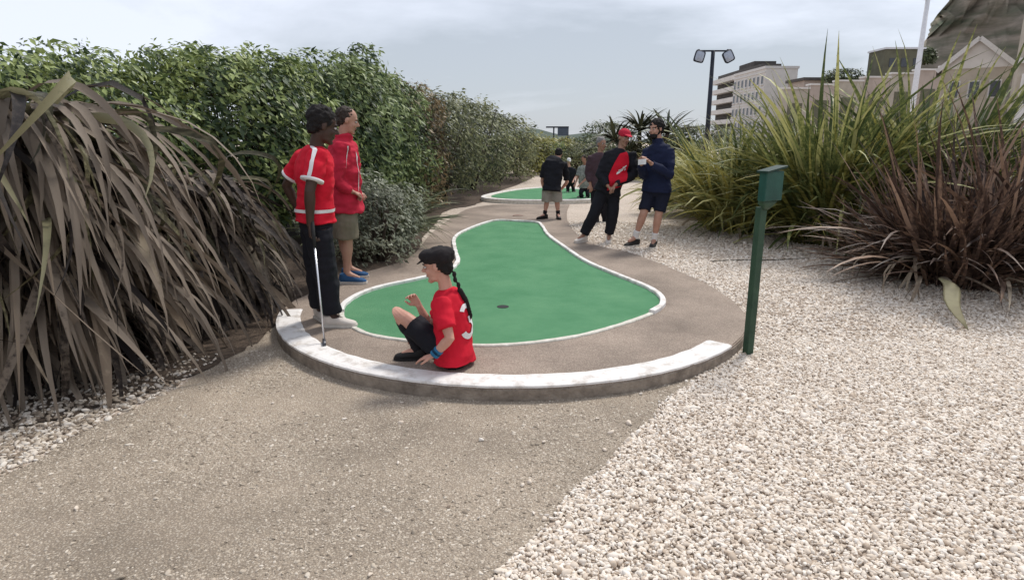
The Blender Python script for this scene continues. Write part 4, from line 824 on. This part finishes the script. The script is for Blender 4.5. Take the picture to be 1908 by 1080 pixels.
def person(J, s, label, skin, vox=0.008, top=None, bottom=None, shoes=(BSH, SOL), socks=None, hair=('brown', 1.0), group=None, hands=True, fat=1.0, curl=(0.5, 0.5), fine=0.01, hat=None, face=True, palm=((0, 0, -1), (0, 0, -1)), hdir=(None, None), shoefl=1.0):
    t = empty('person', label, 'person', J['origin'], group)
    f, r, u = orient(J['face'], J.get('headup', (0, 0, 1))); hc_ = V(J['head'])
    B_ = Geo(); Pq = head_geo(B_, hc_, f, r, u, s * J.get('headscale', 1.0))
    nk = V(J['neck']); B_.loft([nk - V((0, 0, 0.05 * s)), lerp(nk, Pq(-0.02, 0, -0.07), 0.5), Pq(-0.02, 0, -0.05)], [0.062 * s, 0.052 * s, 0.052 * s], n=12)
    p_, r_, l_ = torso_secs(J, s, -0.014, 0.06, fat); B_.loft(p_, r_, l_, n=18)
    arms = {}
    for sd2, ci in (('R', 0), ('L', 1)):
        sh, el, wr = V(J['sh' + sd2]), V(J['el' + sd2]), V(J['wr' + sd2]); arms[sd2] = (sh, el, wr)
        mid = lerp(V(J['neck']), sh, 0.55) - V((0, 0, 0.05 * s))
        B_.loft([mid, sh, lerp(sh, el, 0.35), lerp(sh, el, 0.8), el, lerp(el, wr, 0.25), lerp(el, wr, 0.7), wr], [0.06 * s, 0.055 * s, 0.047 * s, 0.040 * s, 0.038 * s, 0.041 * s, 0.031 * s, 0.026 * s], n=12)
        if hands: hand(B_, wr, V(hdir[ci]) if hdir[ci] else (wr - el), palm[ci], s * 1.0, curl[ci], sd2 == 'R')
        hp, kn, an = V(J['hp' + sd2]), V(J['kn' + sd2]), V(J['an' + sd2])
        B_.loft([hp, lerp(hp, kn, 0.4), lerp(hp, kn, 0.85), kn, lerp(kn, an, 0.28), lerp(kn, an, 0.7), an], [0.088 * s, 0.078 * s, 0.056 * s, 0.054 * s, 0.056 * s, 0.038 * s, 0.034 * s], n=12)
        td = V(J['toe' + sd2]); td.z = 0; td.normalize(); B_.loft([an, an + td * 0.05 * s - V((0, 0, 0.03 * s)), an + td * 0.13 * s - V((0, 0, 0.055 * s))], [0.033 * s, 0.03 * s, 0.02 * s])
    body = solid('body', B_, SKIN[skin], t, vox, 3)
    hs = s * J.get('headscale', 1.0)
    if face:
        for q in (-1, 1):
            G = Geo(); G.ell(Pq(0.076, q * 0.031, 0.002), (0.011 * hs, 0.014 * hs, 0.008 * hs), (f, r, u), 10, 7); e_ = G.build('eye', EYE, t)
            G = Geo(); G.ell(Pq(0.0855, q * 0.031, 0.002), (0.003 * hs, 0.006 * hs, 0.006 * hs), (f, r, u), 8, 6); G.build('iris', IRI, e_).matrix_parent_inverse = Matrix.Identity(4)
            G = Geo(); G.loft([Pq(0.088, q * 0.014, 0.021), Pq(0.088, q * 0.032, 0.026), Pq(0.072, q * 0.052, 0.020)], [0.004 * hs, 0.0045 * hs, 0.003 * hs], n=6); G.build('eyebrow', HAIR[hair[0]], t)
        G = Geo(); G.ell(Pq(0.0855, 0, -0.059), (0.008 * hs, 0.022 * hs, 0.0045 * hs), (f, r, u), 10, 6); G.ell(Pq(0.0845, 0, -0.066), (0.008 * hs, 0.019 * hs, 0.005 * hs), (f, r, u), 10, 6); G.build('lips', LIP[skin], t)
    if hair[1]:
        k = hair[1]; G = Geo(); E_ = lambda p, a: G.ell(Pq(*p), (a[0] * hs, a[1] * hs, a[2] * hs), (f, r, u))
        E_((-0.030, 0, 0.042), (0.094 * k, 0.081 * k, 0.084 * k)); E_((-0.062, 0, -0.022), (0.048 * k, 0.064 * k, 0.062)); 
        for q in (-1, 1): E_((-0.02, q * 0.066, 0.01), (0.03, 0.016 * k, 0.045))
        solid('hair', G, HAIR[hair[0]], t, 0.008, 2, 0.012 * hs, 40)
    parts = {}
    if top:
        G = Geo(); hem = top.get('hem', 0.08); p_, r_, l_ = torso_secs(J, s, top.get('ease', 0.012), hem, fat, neck=True); r_[0] = (r_[0][0] * top.get('flare', 1.03), r_[0][1] * top.get('flare', 1.03)); r_[-1] = (0.068 * s, 0.064 * s)
        G.loft(p_, r_, l_, n=22); sl_ = top.get('sleeve', 0.6); eas = top.get('ease', 0.012)
        for sd2 in 'RL':
            sh, el, wr = arms[sd2]; mid = lerp(V(J['neck']), sh, 0.5) - V((0, 0, 0.05 * s))
            if sl_ <= 1: G.loft([mid, sh, lerp(sh, el, 0.4 * sl_ + 0.1), lerp(sh, el, sl_)], [0.068 * s, 0.067 * s + eas * 0.3, 0.064 * s + eas * 0.5, (0.062 + top.get('cuffw', 0.0)) * s + eas * 0.5], n=14)
            else: G.loft([mid, sh, lerp(sh, el, 0.5), el, lerp(el, wr, 0.5), lerp(el, wr, sl_ - 1)], [0.07 * s, 0.068 * s + eas * 0.3, 0.062 * s + eas * 0.4, 0.056 * s + eas * 0.5, 0.05 * s + eas * 0.4, 0.038 * s + eas * 0.3], n=14)
        if top.get('collar'): G.loft([V(J['neck']) - V((0, 0, 0.03)), lerp(J['neck'], Pq(-0.02, 0, -0.07), 0.5)], [0.082 * s, 0.072 * s], n=14)
        if top.get('hood'): G.ell(V(J['neck']) - f * 0.07 * s + V((0, 0, 0.01)), (0.05 * s, 0.10 * s, 0.06 * s), (f, r, u))
        parts['top'] = solid(top.get('name', 'shirt'), G, top['mat'], t, fine, 4, top.get('wr', 0.012), 7.5, (1, 1, 1.6), seed=s * 3.3)
        if top.get('trim'):
            for sd2 in 'RL':
                sh, el, wr = arms[sd2]; G = Geo(); G.loft([lerp(sh, el, sl_ - 0.055), lerp(sh, el, sl_ + 0.012)], [(0.064 + top.get('cuffw', 0)) * s + eas * 0.5] * 2, n=18); G.build('cuff', top['trim'], parts['top']).matrix_parent_inverse = Matrix.Identity(4)
    if bottom:
        G = Geo(); P_ = V(J['pelvis']); ax3 = ((V(J['chest']) if 'chest' in J else V(J['neck'])) - P_).normalized(); lh = (V(J['hpR']) - V(J['hpL'])).normalized()
        G.loft([P_ + ax3 * 0.14 * s, P_ + ax3 * 0.02 * s, P_ - ax3 * 0.07 * s, P_ - ax3 * 0.12 * s], [(0.150 * s * fat, 0.108 * s * fat), (0.172 * s * fat, 0.122 * s * fat), (0.170 * s * fat, 0.118 * s * fat), (0.12 * s, 0.09 * s)], lat=lh, n=18)
        ln = bottom.get('len', 1.93); wd = bottom.get('wide', 0.0)
        for sd2 in 'RL':
            hp, kn, an = V(J['hp' + sd2]), V(J['kn' + sd2]), V(J['an' + sd2])
            if ln > 1: G.loft([hp, lerp(hp, kn, 0.45), kn, lerp(kn, an, 0.45), lerp(kn, an, ln - 1)], [0.104 * s, (0.094 + wd * .5) * s, (0.080 + wd) * s, (0.074 + wd) * s, (0.064 + wd) * s], n=14)
            else: G.loft([hp, lerp(hp, kn, 0.5 * ln), lerp(hp, kn, ln)], [0.106 * s, (0.10 + wd) * s, (0.098 + wd) * s], n=14)
        parts['bottom'] = solid(bottom.get('name', 'trousers'), G, bottom['mat'], t, fine, 3, bottom.get('wr', 0.010), 8, (1, 1, 1.3), seed=s * 7.1)
    for sd2 in 'RL':
        if shoes: shoe(J, sd2, s, shoes[0], shoes[1], t, J['origin'][2], shoefl)
        if socks:
            kn, an = V(J['kn' + sd2]), V(J['an' + sd2]); G = Geo(); q = socks[1]
            G.loft([an - V((0, 0, 0.02 * s)), lerp(an, kn, q * 0.4), lerp(an, kn, q * 0.75), lerp(an, kn, q)], [0.040 * s, 0.043 * s, (0.040 + 0.024 * min(1, q)) * s, (0.040 + 0.022 * min(1, q)) * s], n=14); solid('sock', G, socks[0], t, 0.008, 2, 0.004, 20)
    return t, parts, Pq, (f, r, u, hs)
def pose(origin, **kw):
    kw['origin'] = tuple(origin); return kw

# --- teenager with putter (striped red football shirt), facing right, back partly to us
D = 4.62
J = pose((at(600, 600, D).x, D, PT), head=at(603, 234, D), face=(0.86, 0.42, -0.30), neck=at(588, 276, D), pelvis=at(589, 412, D), chest=at(586, 318, D),
         shR=at(591, 290, D - 0.17), shL=at(566, 292, D + 0.15), elR=at(577, 357, D - 0.25), wrR=at(578, 420, D - 0.22), elL=at(534, 345, D + 0.2), wrL=at(556, 392, D + 0.24),
         hpR=at(593, 425, D - 0.09), hpL=at(585, 425, D + 0.09), knR=at(606, 505, D - 0.06), knL=at(592, 502, D + 0.10), anR=at(618, 588, D - 0.04), anL=at(596, 574, D + 0.17), toeR=(1, 0.02, 0), toeL=(0.55, -0.6, 0), headscale=1.06, groundR=PT, groundL=PT)
p1, pt1, _, _ = person(J, 0.97, 'person in red shirt with white sleeve stripes and black trousers leaning on a putter', 'dark', 0.006, dict(mat=RED, hem=-0.01, sleeve=0.70, ease=0.022, trim=WHT, cuffw=0.008, wr=0.014, flare=1.06), dict(mat=BLK, len=1.93, wide=0.014, wr=0.014), (WSH, SOL), None, ('black', 1.10), curl=(0.75, 0.6), palm=((0.9, 0.2, 0), (0.3, 0.5, 0)), hdir=((0.02, -0.1, -1), (0.6, 0.1, -0.6)), fine=0.009)
sh = pt1['top']; a_, b_ = V(J['shR']), V(J['elR']); nkp = V(J['neck'])
line = [lerp(nkp + V((0.0, -0.08, 0.03)), a_ + V((0, -0.06, 0.06)), i / 5) for i in range(6)] + [lerp(a_, b_, 0.72 * i / 7) + V((0.0, -0.09, 0.02)) for i in range(1, 8)]
ribbon('sleeve_stripe', sh, line, 0.017, (1, 0, 0), WHT, sh).matrix_parent_inverse = Matrix.Identity(4)
for zz in (390,):
    cpt = at(588, zz, D); rays_ = [V((math.cos(a), math.sin(a), 0)) for a in np.linspace(0, 2 * math.pi, 60)]
    ribbon('hem_stripe', sh, [cpt] * 60, 0.012, (0, 0, 1), WHT, sh, 0.004, rays_).matrix_parent_inverse = Matrix.Identity(4)
# putter
pt = empty('putter', 'steel shafted golf putter resting on the surround beside the white shoe', 'golf club', (at(605, 640, 4.17).x, 4.17, PT))
ph = at(605, 640, 4.17); ph.z = PT + 0.03; pgp = V(J['wrR']) + V((0.030, -0.035, -0.065)); gd = (pgp - ph).normalized(); top_ = pgp + gd * 0.10; lowg_ = pgp - gd * 0.09
G = Geo(); G.loft([ph, lowg_], [0.0065, 0.0075], n=10); G.build('shaft', M('steel', (0.75, 0.75, 0.78), rough=0.25, metal=0.7), pt)
G = Geo(); G.loft([lowg_, pgp, top_], [0.011, 0.013, 0.015], n=12); G.build('grip', MATS['dark'], pt)
G = Geo(); G.loft([ph + V((-0.012, 0.03, -0.012)), ph + V((0, -0.01, -0.014)), ph + V((0.02, -0.075, -0.016))], [(0.012, 0.014), (0.013, 0.015), (0.012, 0.013)], n=12, power=4); G.build('club_head', M('club_head', (0.10, 0.10, 0.11), rough=0.35, metal=0.6), pt)

# --- man in red jacket and khaki shorts behind
D = 6.15
J = pose((at(650, 520, D).x, D, PT), head=at(648, 224, D), face=(0.95, 0.25, -0.28), neck=at(640, 262, D), pelvis=at(643, 375, D), chest=at(641, 305, D),
         shR=at(637, 274, D - 0.19), shL=at(640, 276, D + 0.19), elR=at(626, 335, D - 0.25), wrR=at(655, 357, D - 0.17), elL=at(640, 335, D + 0.3), wrL=at(664, 357, D + 0.12),
         hpR=at(645, 388, D - 0.1), hpL=at(641, 388, D + 0.1), knR=at(647, 448, D - 0.1), knL=at(640, 446, D + 0.12), anR=at(646, 508, D - 0.08), anL=at(650, 498, D + 0.2), toeR=(1, -0.05, 0), toeL=(1, 0.15, 0))
p2_, pt2, _, _ = person(J, 1.02, 'person in red zip jacket and khaki shorts with blue shoes standing by the hedge', 'tan', 0.008, dict(name='jacket', mat=RED2, hem=0.10, sleeve=1.95, ease=0.032, collar=True, wr=0.02, flare=1.08), dict(name='shorts', mat=KHA, len=0.94, wide=0.012), (BLU, SOL), None, ('brown', 0.97), fat=1.06, curl=(1.0, 1.0), hdir=((0.7, 0.4, -0.3), (0.6, -0.5, -0.3)))
jk = pt2['top']
ribbon('zip', jk, [at(652 + i * 2.8, 275 + i * 14, D - 0.16) + V((0.16, 0, 0)) for i in range(8)], 0.009, (0.3, -1, 0), WHT, jk).matrix_parent_inverse = Matrix.Identity(4)
ribbon('piping', jk, [at(640 + i * 2.6, 272 + i * 10, D - 0.3) + V((0.08, 0, 0)) for i in range(6)], 0.010, (0.8, 0.2, 0), WHT, jk).matrix_parent_inverse = Matrix.Identity(4)

# --- seated child with cap, braid and number 3
D = 3.78
J = pose((at(838, 684, 3.72).x, 3.72, PT), head=at(814, 493, D), face=(-0.97, 0.16, -0.22), neck=at(833, 541, D), pelvis=at(846, 655, D - 0.02), chest=at(843, 590, D),
         shL=at(822, 566, D - 0.13), shR=at(850, 556, D + 0.13), elL=at(838, 630, D - 0.24), wrL=at(808, 662, D - 0.22), elR=at(800, 606, D + 0.17), wrR=at(780, 568, D + 0.15),
         hpL=at(838, 662, D - 0.07), hpR=at(846, 660, D + 0.09), knL=at(741, 580, D + 0.06), anL=at(778, 648, D + 0.06), knR=at(770, 640, D + 0.40), anR=at(815, 655, D + 0.42), toeL=(-1, 0.05, 0), toeR=(-0.7, 0.6, 0), groundL=PT, groundR=PT, headscale=1.13)
p3, pt3, Pq, (f, r, u, hs) = person(J, 0.80, 'person sitting on the surround in a red number 3 shirt and black cap', 'fair', 0.005, dict(mat=RED, hem=0.075, sleeve=0.72, ease=0.026, wr=0.012, flare=1.05), dict(name='shorts', mat=BLK, len=0.72, wide=0.006), (BSH, BSH), (SOK, 0.80), ('black', 1.0), curl=(0.9, 0.25), palm=((-0.3, -0.6, 0.3), (0, 0, -1)), hdir=((-0.55, 0.1, 0.75), (-0.85, 0.15, -0.25)), fine=0.007)
G = Geo(); E_ = lambda p, a: G.ell(Pq(*p), (a[0] * hs, a[1] * hs, a[2] * hs), (f, r, u), 20, 12)
E_((-0.022, 0, 0.062), (0.122, 0.104, 0.062)); E_((-0.07, 0, 0.045), (0.07, 0.094, 0.055)); E_((0.04, 0, 0.078), (0.07, 0.085, 0.04))
cp = solid('cap', G, M('cap_cloth', (0.020, 0.016, 0.017), (0.013, 0.011, 0.012), rough=0.95, scale=20, bump=0.2, bscale=200), p3, 0.006, 4, 0.006, 22)
G = Geo(); G.loft([Pq(0.05, 0, 0.052), Pq(0.10, 0, 0.046), Pq(0.128, 0, 0.034)], [(0.078 * hs, 0.010 * hs), (0.066 * hs, 0.008 * hs), (0.036 * hs, 0.005 * hs)], lat=r, n=16); G.build('peak', MATS['cap_cloth'], cp).matrix_parent_inverse = Matrix.Identity(4)
bv = BVHTree.FromPolygons([v.co.copy() for v in pt3['top'].data.vertices], [tuple(p.vertices) for p in pt3['top'].data.polygons])
bpts = [Pq(-0.085, -0.015, -0.01), Pq(-0.10, -0.015, -0.045)] + [at(851 + i * 4.0, 528 + i * 11.5, D) + V((0.06, -0.05, 0)) for i in range(6)]
bp2 = bpts[:2]
for q in bpts[2:]:
    c_, n_, _, _ = bv.find_nearest(q); bp2.append(c_ + n_ * 0.012 if (q - c_).length > 0 else q)
G = Geo(); rb = []; fine_ = []
for i in range(len(bp2) - 1):
    for k_ in range(4): fine_.append(lerp(bp2[i], bp2[i + 1], k_ / 4))
fine_.append(bp2[-1])
for i, q in enumerate(fine_): G.ell(q + V((0.004 * (1 if i % 2 else -1), 0, 0)), (0.016 - 0.008 * i / len(fine_),) * 2 + (0.02,), None, 8, 6)
solid('braid', G, HAIR['black'], p3, 0.005, 1)
# number 3 across the shoulder blades
s3 = pt3['top']; bk = at(868, 600, D) + V((0.10, -0.12, 0)); hor = V((0.55, 0.80, 0)).normalized(); cx_ = at(866, 590, D) + V((0.03, -0.07, 0))
pts3 = []; dirs3 = []
def stroke(angs, c0, rx_, rz_):
    o1, o2 = [], []
    for a in angs: o1.append(c0 + hor * (rx_ * math.cos(a)) + V((0, 0, rz_ * math.sin(a)))); o2.append(hor * math.cos(a) + V((0, 0, math.sin(a))))
    return o1, o2
o1, o2 = stroke(np.radians(np.linspace(160, -88, 16)), cx_ + V((0, 0, 0.050)), 0.056, 0.048); q1, q2 = stroke(np.radians(np.linspace(88, -160, 16)), cx_ - V((0, 0, 0.050)), 0.062, 0.052)
ribbon('number_three', s3, o1 + q1, 0.019, o2 + q2, WHT, s3, 0.006).matrix_parent_inverse = Matrix.Identity(4)
wr = V(J['wrL']); el = V(J['elL'])
for q, mt in ((0.10, BLW), (0.2, NAV), (0.28, BLW)):
    c_ = lerp(wr, el, q); dd = (wr - el).normalized(); G = Geo(); G.loft([c_ - dd * 0.011, c_ + dd * 0.011], [0.031, 0.031], n=16); G.build('wristband', mt, p3)

# --- player in black jacket, red shirt and red cap, leaning on a club
D = 8.7
z0 = float(gh(1, 8.7))
J = pose((at(1110, 450, D).x, D, PT), head=at(1163, 257, D), face=(0.35, -0.9, -0.15), headup=(0.12, 0, 1), neck=at(1157, 280, D), pelvis=at(1133, 352, D), chest=at(1148, 306, D),
         shR=at(1133, 291, D), shL=at(1178, 288, D), elR=at(1118, 326, D - 0.05), wrR=at(1133, 347, D - 0.22), elL=at(1181, 325, D - 0.06), wrL=at(1146, 345, D - 0.22),
         hpR=at(1122, 360, D), hpL=at(1143, 360, D), knR=at(1107, 398, D - 0.05), knL=at(1141, 402, D - 0.03), anR=at(1088, 437, D), anL=at(1135, 437, D), toeR=(-0.7, -0.6, 0), toeL=(-0.2, -0.9, 0), groundL=z0, groundR=PT)
p4, pt4, Pq, (f, r, u, hs) = person(J, 0.94, 'person in open black jacket, red shirt and red cap leaning beside the long green', 'mid', 0.009, dict(name='jacket', mat=BLK, hem=0.06, sleeve=1.9, ease=0.028, wr=0.016), dict(mat=BLK, len=1.95, wide=0.010), (WSH, SOL), None, ('brown', 0.97), fine=0.011, curl=(1.1, 1.1), hdir=((0.6, -0.1, -0.6), (-0.6, -0.1, -0.6)))
jk = pt4['top']
sec = [lerp(at(1157, 284, D), at(1139, 350, D), i / 12) for i in range(13)]
ribbon('shirt_front', jk, sec, [0.05, 0.075, 0.095, 0.11, 0.12, 0.125, 0.13, 0.13, 0.128, 0.124, 0.118, 0.112, 0.105], V((1, 0, 0.25)), RED, jk, 0.017, (0.15, -1, 0)).matrix_parent_inverse = Matrix.Identity(4)
ps = at(1153, 317, D)
for (dx, dz, w_, hh) in ((0.03, 0.05, 0.03, 0.008), (-0.005, 0.02, 0.05, 0.008), (-0.03, -0.012, 0.045, 0.009), (-0.055, -0.035, 0.025, 0.007), (0.045, 0.015, 0.012, 0.012)):
    ribbon('shirt_print', jk, [ps + V((dx - w_, 0, dz - w_ * 0.4)), ps + V((dx, 0, dz)), ps + V((dx + w_, 0, dz + w_ * 0.55))], hh, (0, 0, 1), WHT, jk, 0.023, (0.15, -1, 0)).matrix_parent_inverse = Matrix.Identity(4)
G = Geo(); G.ell(Pq(-0.012, 0, 0.058), (0.105 * hs, 0.088 * hs, 0.078 * hs), (f, r, u), 18, 12); G.loft([Pq(0.06, 0, 0.055), Pq(0.13, 0, 0.045), Pq(0.165, 0, 0.035)], [(0.07 * hs, 0.012 * hs), (0.062 * hs, 0.009 * hs), (0.03 * hs, 0.006 * hs)], lat=r, n=14)
solid('cap', G, RED2, p4, 0.009, 3)
# --- man in navy jacket and dark shorts
D = 8.4
J = pose((at(1198, 456, D).x, D, float(gh(0, 8.4))), head=at(1222, 240, D), face=(-0.78, -0.60, -0.10), neck=at(1228, 268, D), pelvis=at(1224, 348, D), chest=at(1228, 298, D),
         shR=at(1208, 283, D + 0.10), shL=at(1248, 283, D - 0.08), elR=at(1199, 325, D - 0.05), wrR=at(1195, 304, D - 0.28), elL=at(1247, 326, D - 0.20), wrL=at(1212, 304, D - 0.30),
         hpR=at(1211, 358, D + 0.05), hpL=at(1236, 358, D - 0.03), knR=at(1199, 398, D - 0.05), knL=at(1227, 400, D - 0.10), anR=at(1184, 441, D + 0.02), anL=at(1219, 446, D - 0.04), toeR=(-0.85, -0.55, 0), toeL=(-0.35, -0.9, 0))
p5, pt5, Pq, (f, r, u, hs) = person(J, 1.0, 'bearded person in navy jacket and black shorts holding a small card', 'tan', 0.009, dict(name='jacket', mat=NAV, hem=0.07, sleeve=1.92, ease=0.03, collar=True, wr=0.016), dict(name='shorts', mat=NSH, len=0.86, wide=-0.012), (BSH, SOL), (SKW, 0.28), ('black', 1.14), fine=0.011, curl=(1.0, 1.0), hdir=((0.1, -0.4, 0.9), (-0.6, -0.3, 0.5)))
G = Geo(); G.ell(Pq(0.045, 0, -0.085), (0.055 * hs, 0.056 * hs, 0.042 * hs), (f, r, u)); G.ell(Pq(0.0, 0, -0.055), (0.05 * hs, 0.065 * hs, 0.035 * hs), (f, r, u)); solid('beard', G, HAIR['black'], p5, 0.008, 2, 0.006, 40)
eb = at(1222, 288, D) + V((-0.05, -0.25, 0))
ribbon('badge', pt5['top'], [eb + V((0, 0, 0.035)), eb, eb - V((0.0, 0, 0.04))], 0.018, [V((1, -0.3, 0)), V((0.9, -0.3, 0)), V((0.25, -0.1, 0))], WHT, pt5['top'], 0.006).matrix_parent_inverse = Matrix.Identity(4)
cdp = (V(J['wrR']) + V(J['wrL'])) / 2 + V((-0.07, -0.10, 0.02))
G = Geo(); G.box(cdp, (0.05, 0.005, 0.034), (V((0.9, -0.35, 0.1)).normalized(), V((0.35, 0.9, 0)).normalized(), V((0, 0, 1)))); tag(G.build('score_card', WHT, smooth=False), 'small white score card held by the person in the navy jacket', 'card')
# --- person in black bending away at the end of the green
D = 11.35
J = pose((at(1025, 408, D).x, D, PT), head=at(1041, 287, D + 0.26), face=(0.15, 0.85, -0.5), headup=(0.1, 0.5, 0.85), neck=at(1038, 297, D + 0.16), pelvis=at(1029, 345, D - 0.02), chest=at(1033, 304, D + 0.08),
         shR=at(1052, 305, D + 0.15), shL=at(1016, 308, D + 0.12), elR=at(1056, 340, D + 0.22), wrR=at(1044, 355, D + 0.40), elL=at(1010, 336, D + 0.12), wrL=at(1014, 356, D + 0.25),
         hpR=at(1038, 352, D), hpL=at(1019, 352, D), knR=at(1038, 376, D + 0.02), knL=at(1019, 376, D + 0.02), anR=at(1040, 399, D), anL=at(1015, 399, D), toeR=(0.1, -1, 0), toeL=(-0.9, -0.4, 0))
person(J, 0.84, 'person in black top and pale shorts at the end of the long green', 'fair', 0.011, dict(mat=BLK, hem=0.14, sleeve=0.85, ease=0.022, wr=0.015, flare=1.08), dict(name='shorts', mat=STO, len=0.98, wide=0.016), (BSH, BSH), (SOK, 0.3), ('black', 1.0), fine=0.012, face=False)
# --- child in white cap and dark top beyond, child in grey top on the far green
D = 16.6; FZ = 0.176
J = pose((at(1064, 364, D).x, D, FZ), head=at(1060, 300, D), face=(0.3, -0.9, -0.3), neck=at(1061, 312, D), pelvis=at(1063, 338, D), chest=at(1062, 322, D), shR=at(1052, 316, D), shL=at(1070, 316, D), elR=at(1050, 328, D), wrR=at(1057, 336, D - 0.2), elL=at(1073, 328, D), wrL=at(1068, 337, D - 0.2),
         hpR=at(1059, 341, D), hpL=at(1067, 341, D), knR=at(1058, 350, D), knL=at(1068, 350, D), anR=at(1058, 360, D), anL=at(1069, 360, D), toeR=(-0.3, -1, 0), toeL=(0.3, -1, 0))
p6, _, Pq, (f, r, u, hs) = person(J, 0.62, 'small person in white cap and dark top on the far green', 'fair', 0.011, dict(mat=BLK, hem=0.06, sleeve=0.8, ease=0.02), dict(mat=BLK, len=1.9), (BSH, SOL), None, ('brown', 0.97), fine=0.012, face=False)
G = Geo(); G.ell(Pq(-0.01, 0, 0.05), (0.11 * hs, 0.092 * hs, 0.085 * hs), (f, r, u)); G.loft([Pq(0.05, 0, 0.05), Pq(0.15, 0, 0.03)], [(0.075 * hs, 0.012 * hs), (0.05 * hs, 0.008 * hs)], lat=r); solid('cap', G, WHT, p6, 0.011, 2)
D = 14.9
J = pose((at(1090, 376, D).x, D, FZ), head=at(1088, 296, D - 0.1), face=(-0.8, -0.5, -0.4), neck=at(1089, 308, D), pelvis=at(1090, 346, D), chest=at(1088, 324, D), shR=at(1081, 312, D + 0.1), shL=at(1096, 313, D - 0.08), elR=at(1076, 330, D), wrR=at(1072, 343, D - 0.2), elL=at(1092, 333, D - 0.2), wrL=at(1080, 344, D - 0.3),
         hpR=at(1086, 350, D), hpL=at(1095, 350, D), knR=at(1082, 359, D - 0.1), knL=at(1095, 361, D - 0.1), anR=at(1084, 371, D), anL=at(1096, 372, D), toeR=(-1, -0.5, 0), toeL=(-0.6, -0.9, 0))
person(J, 0.68, 'small person in mottled grey top and dark trousers on the far green', 'mid', 0.011, dict(mat=M('mottled_grey', (0.34, 0.36, 0.33), (0.10, 0.12, 0.11), scale=14, rough=0.9), hem=0.07, sleeve=0.9, ease=0.03), dict(mat=BLK, len=1.9), (BSH, SOL), None, ('brown', 1.0), fine=0.012, face=False)
# --- grey haired person behind the red cap
D = 11.0; z0 = float(gh(0, 11))
J = pose((at(1118, 428, D).x, D, z0), head=at(1121, 268, D), face=(0.5, -0.85, -0.1), neck=at(1118, 286, D), pelvis=at(1117, 345, D), chest=at(1117, 308, D), shR=at(1101, 295, D), shL=at(1134, 295, D), elR=at(1096, 322, D), wrR=at(1100, 344, D - 0.1), elL=at(1140, 322, D), wrL=at(1138, 345, D - 0.1),
         hpR=at(1109, 352, D), hpL=at(1126, 352, D), knR=at(1110, 384, D), knL=at(1127, 384, D), anR=at(1110, 416, D), anL=at(1128, 416, D), toeR=(0, -1, 0), toeL=(0.3, -1, 0))
person(J, 0.93, 'grey haired person in dark top standing behind the red capped player', 'mid', 0.011, dict(mat=cloth('plum_cloth', (0.075, 0.045, 0.055)), hem=0.08, sleeve=1.8, ease=0.03), dict(mat=BLK, len=1.92), (BSH, SOL), None, ('grey', 1.06), fine=0.012)
bpy.data.scenes.remove(WORK)
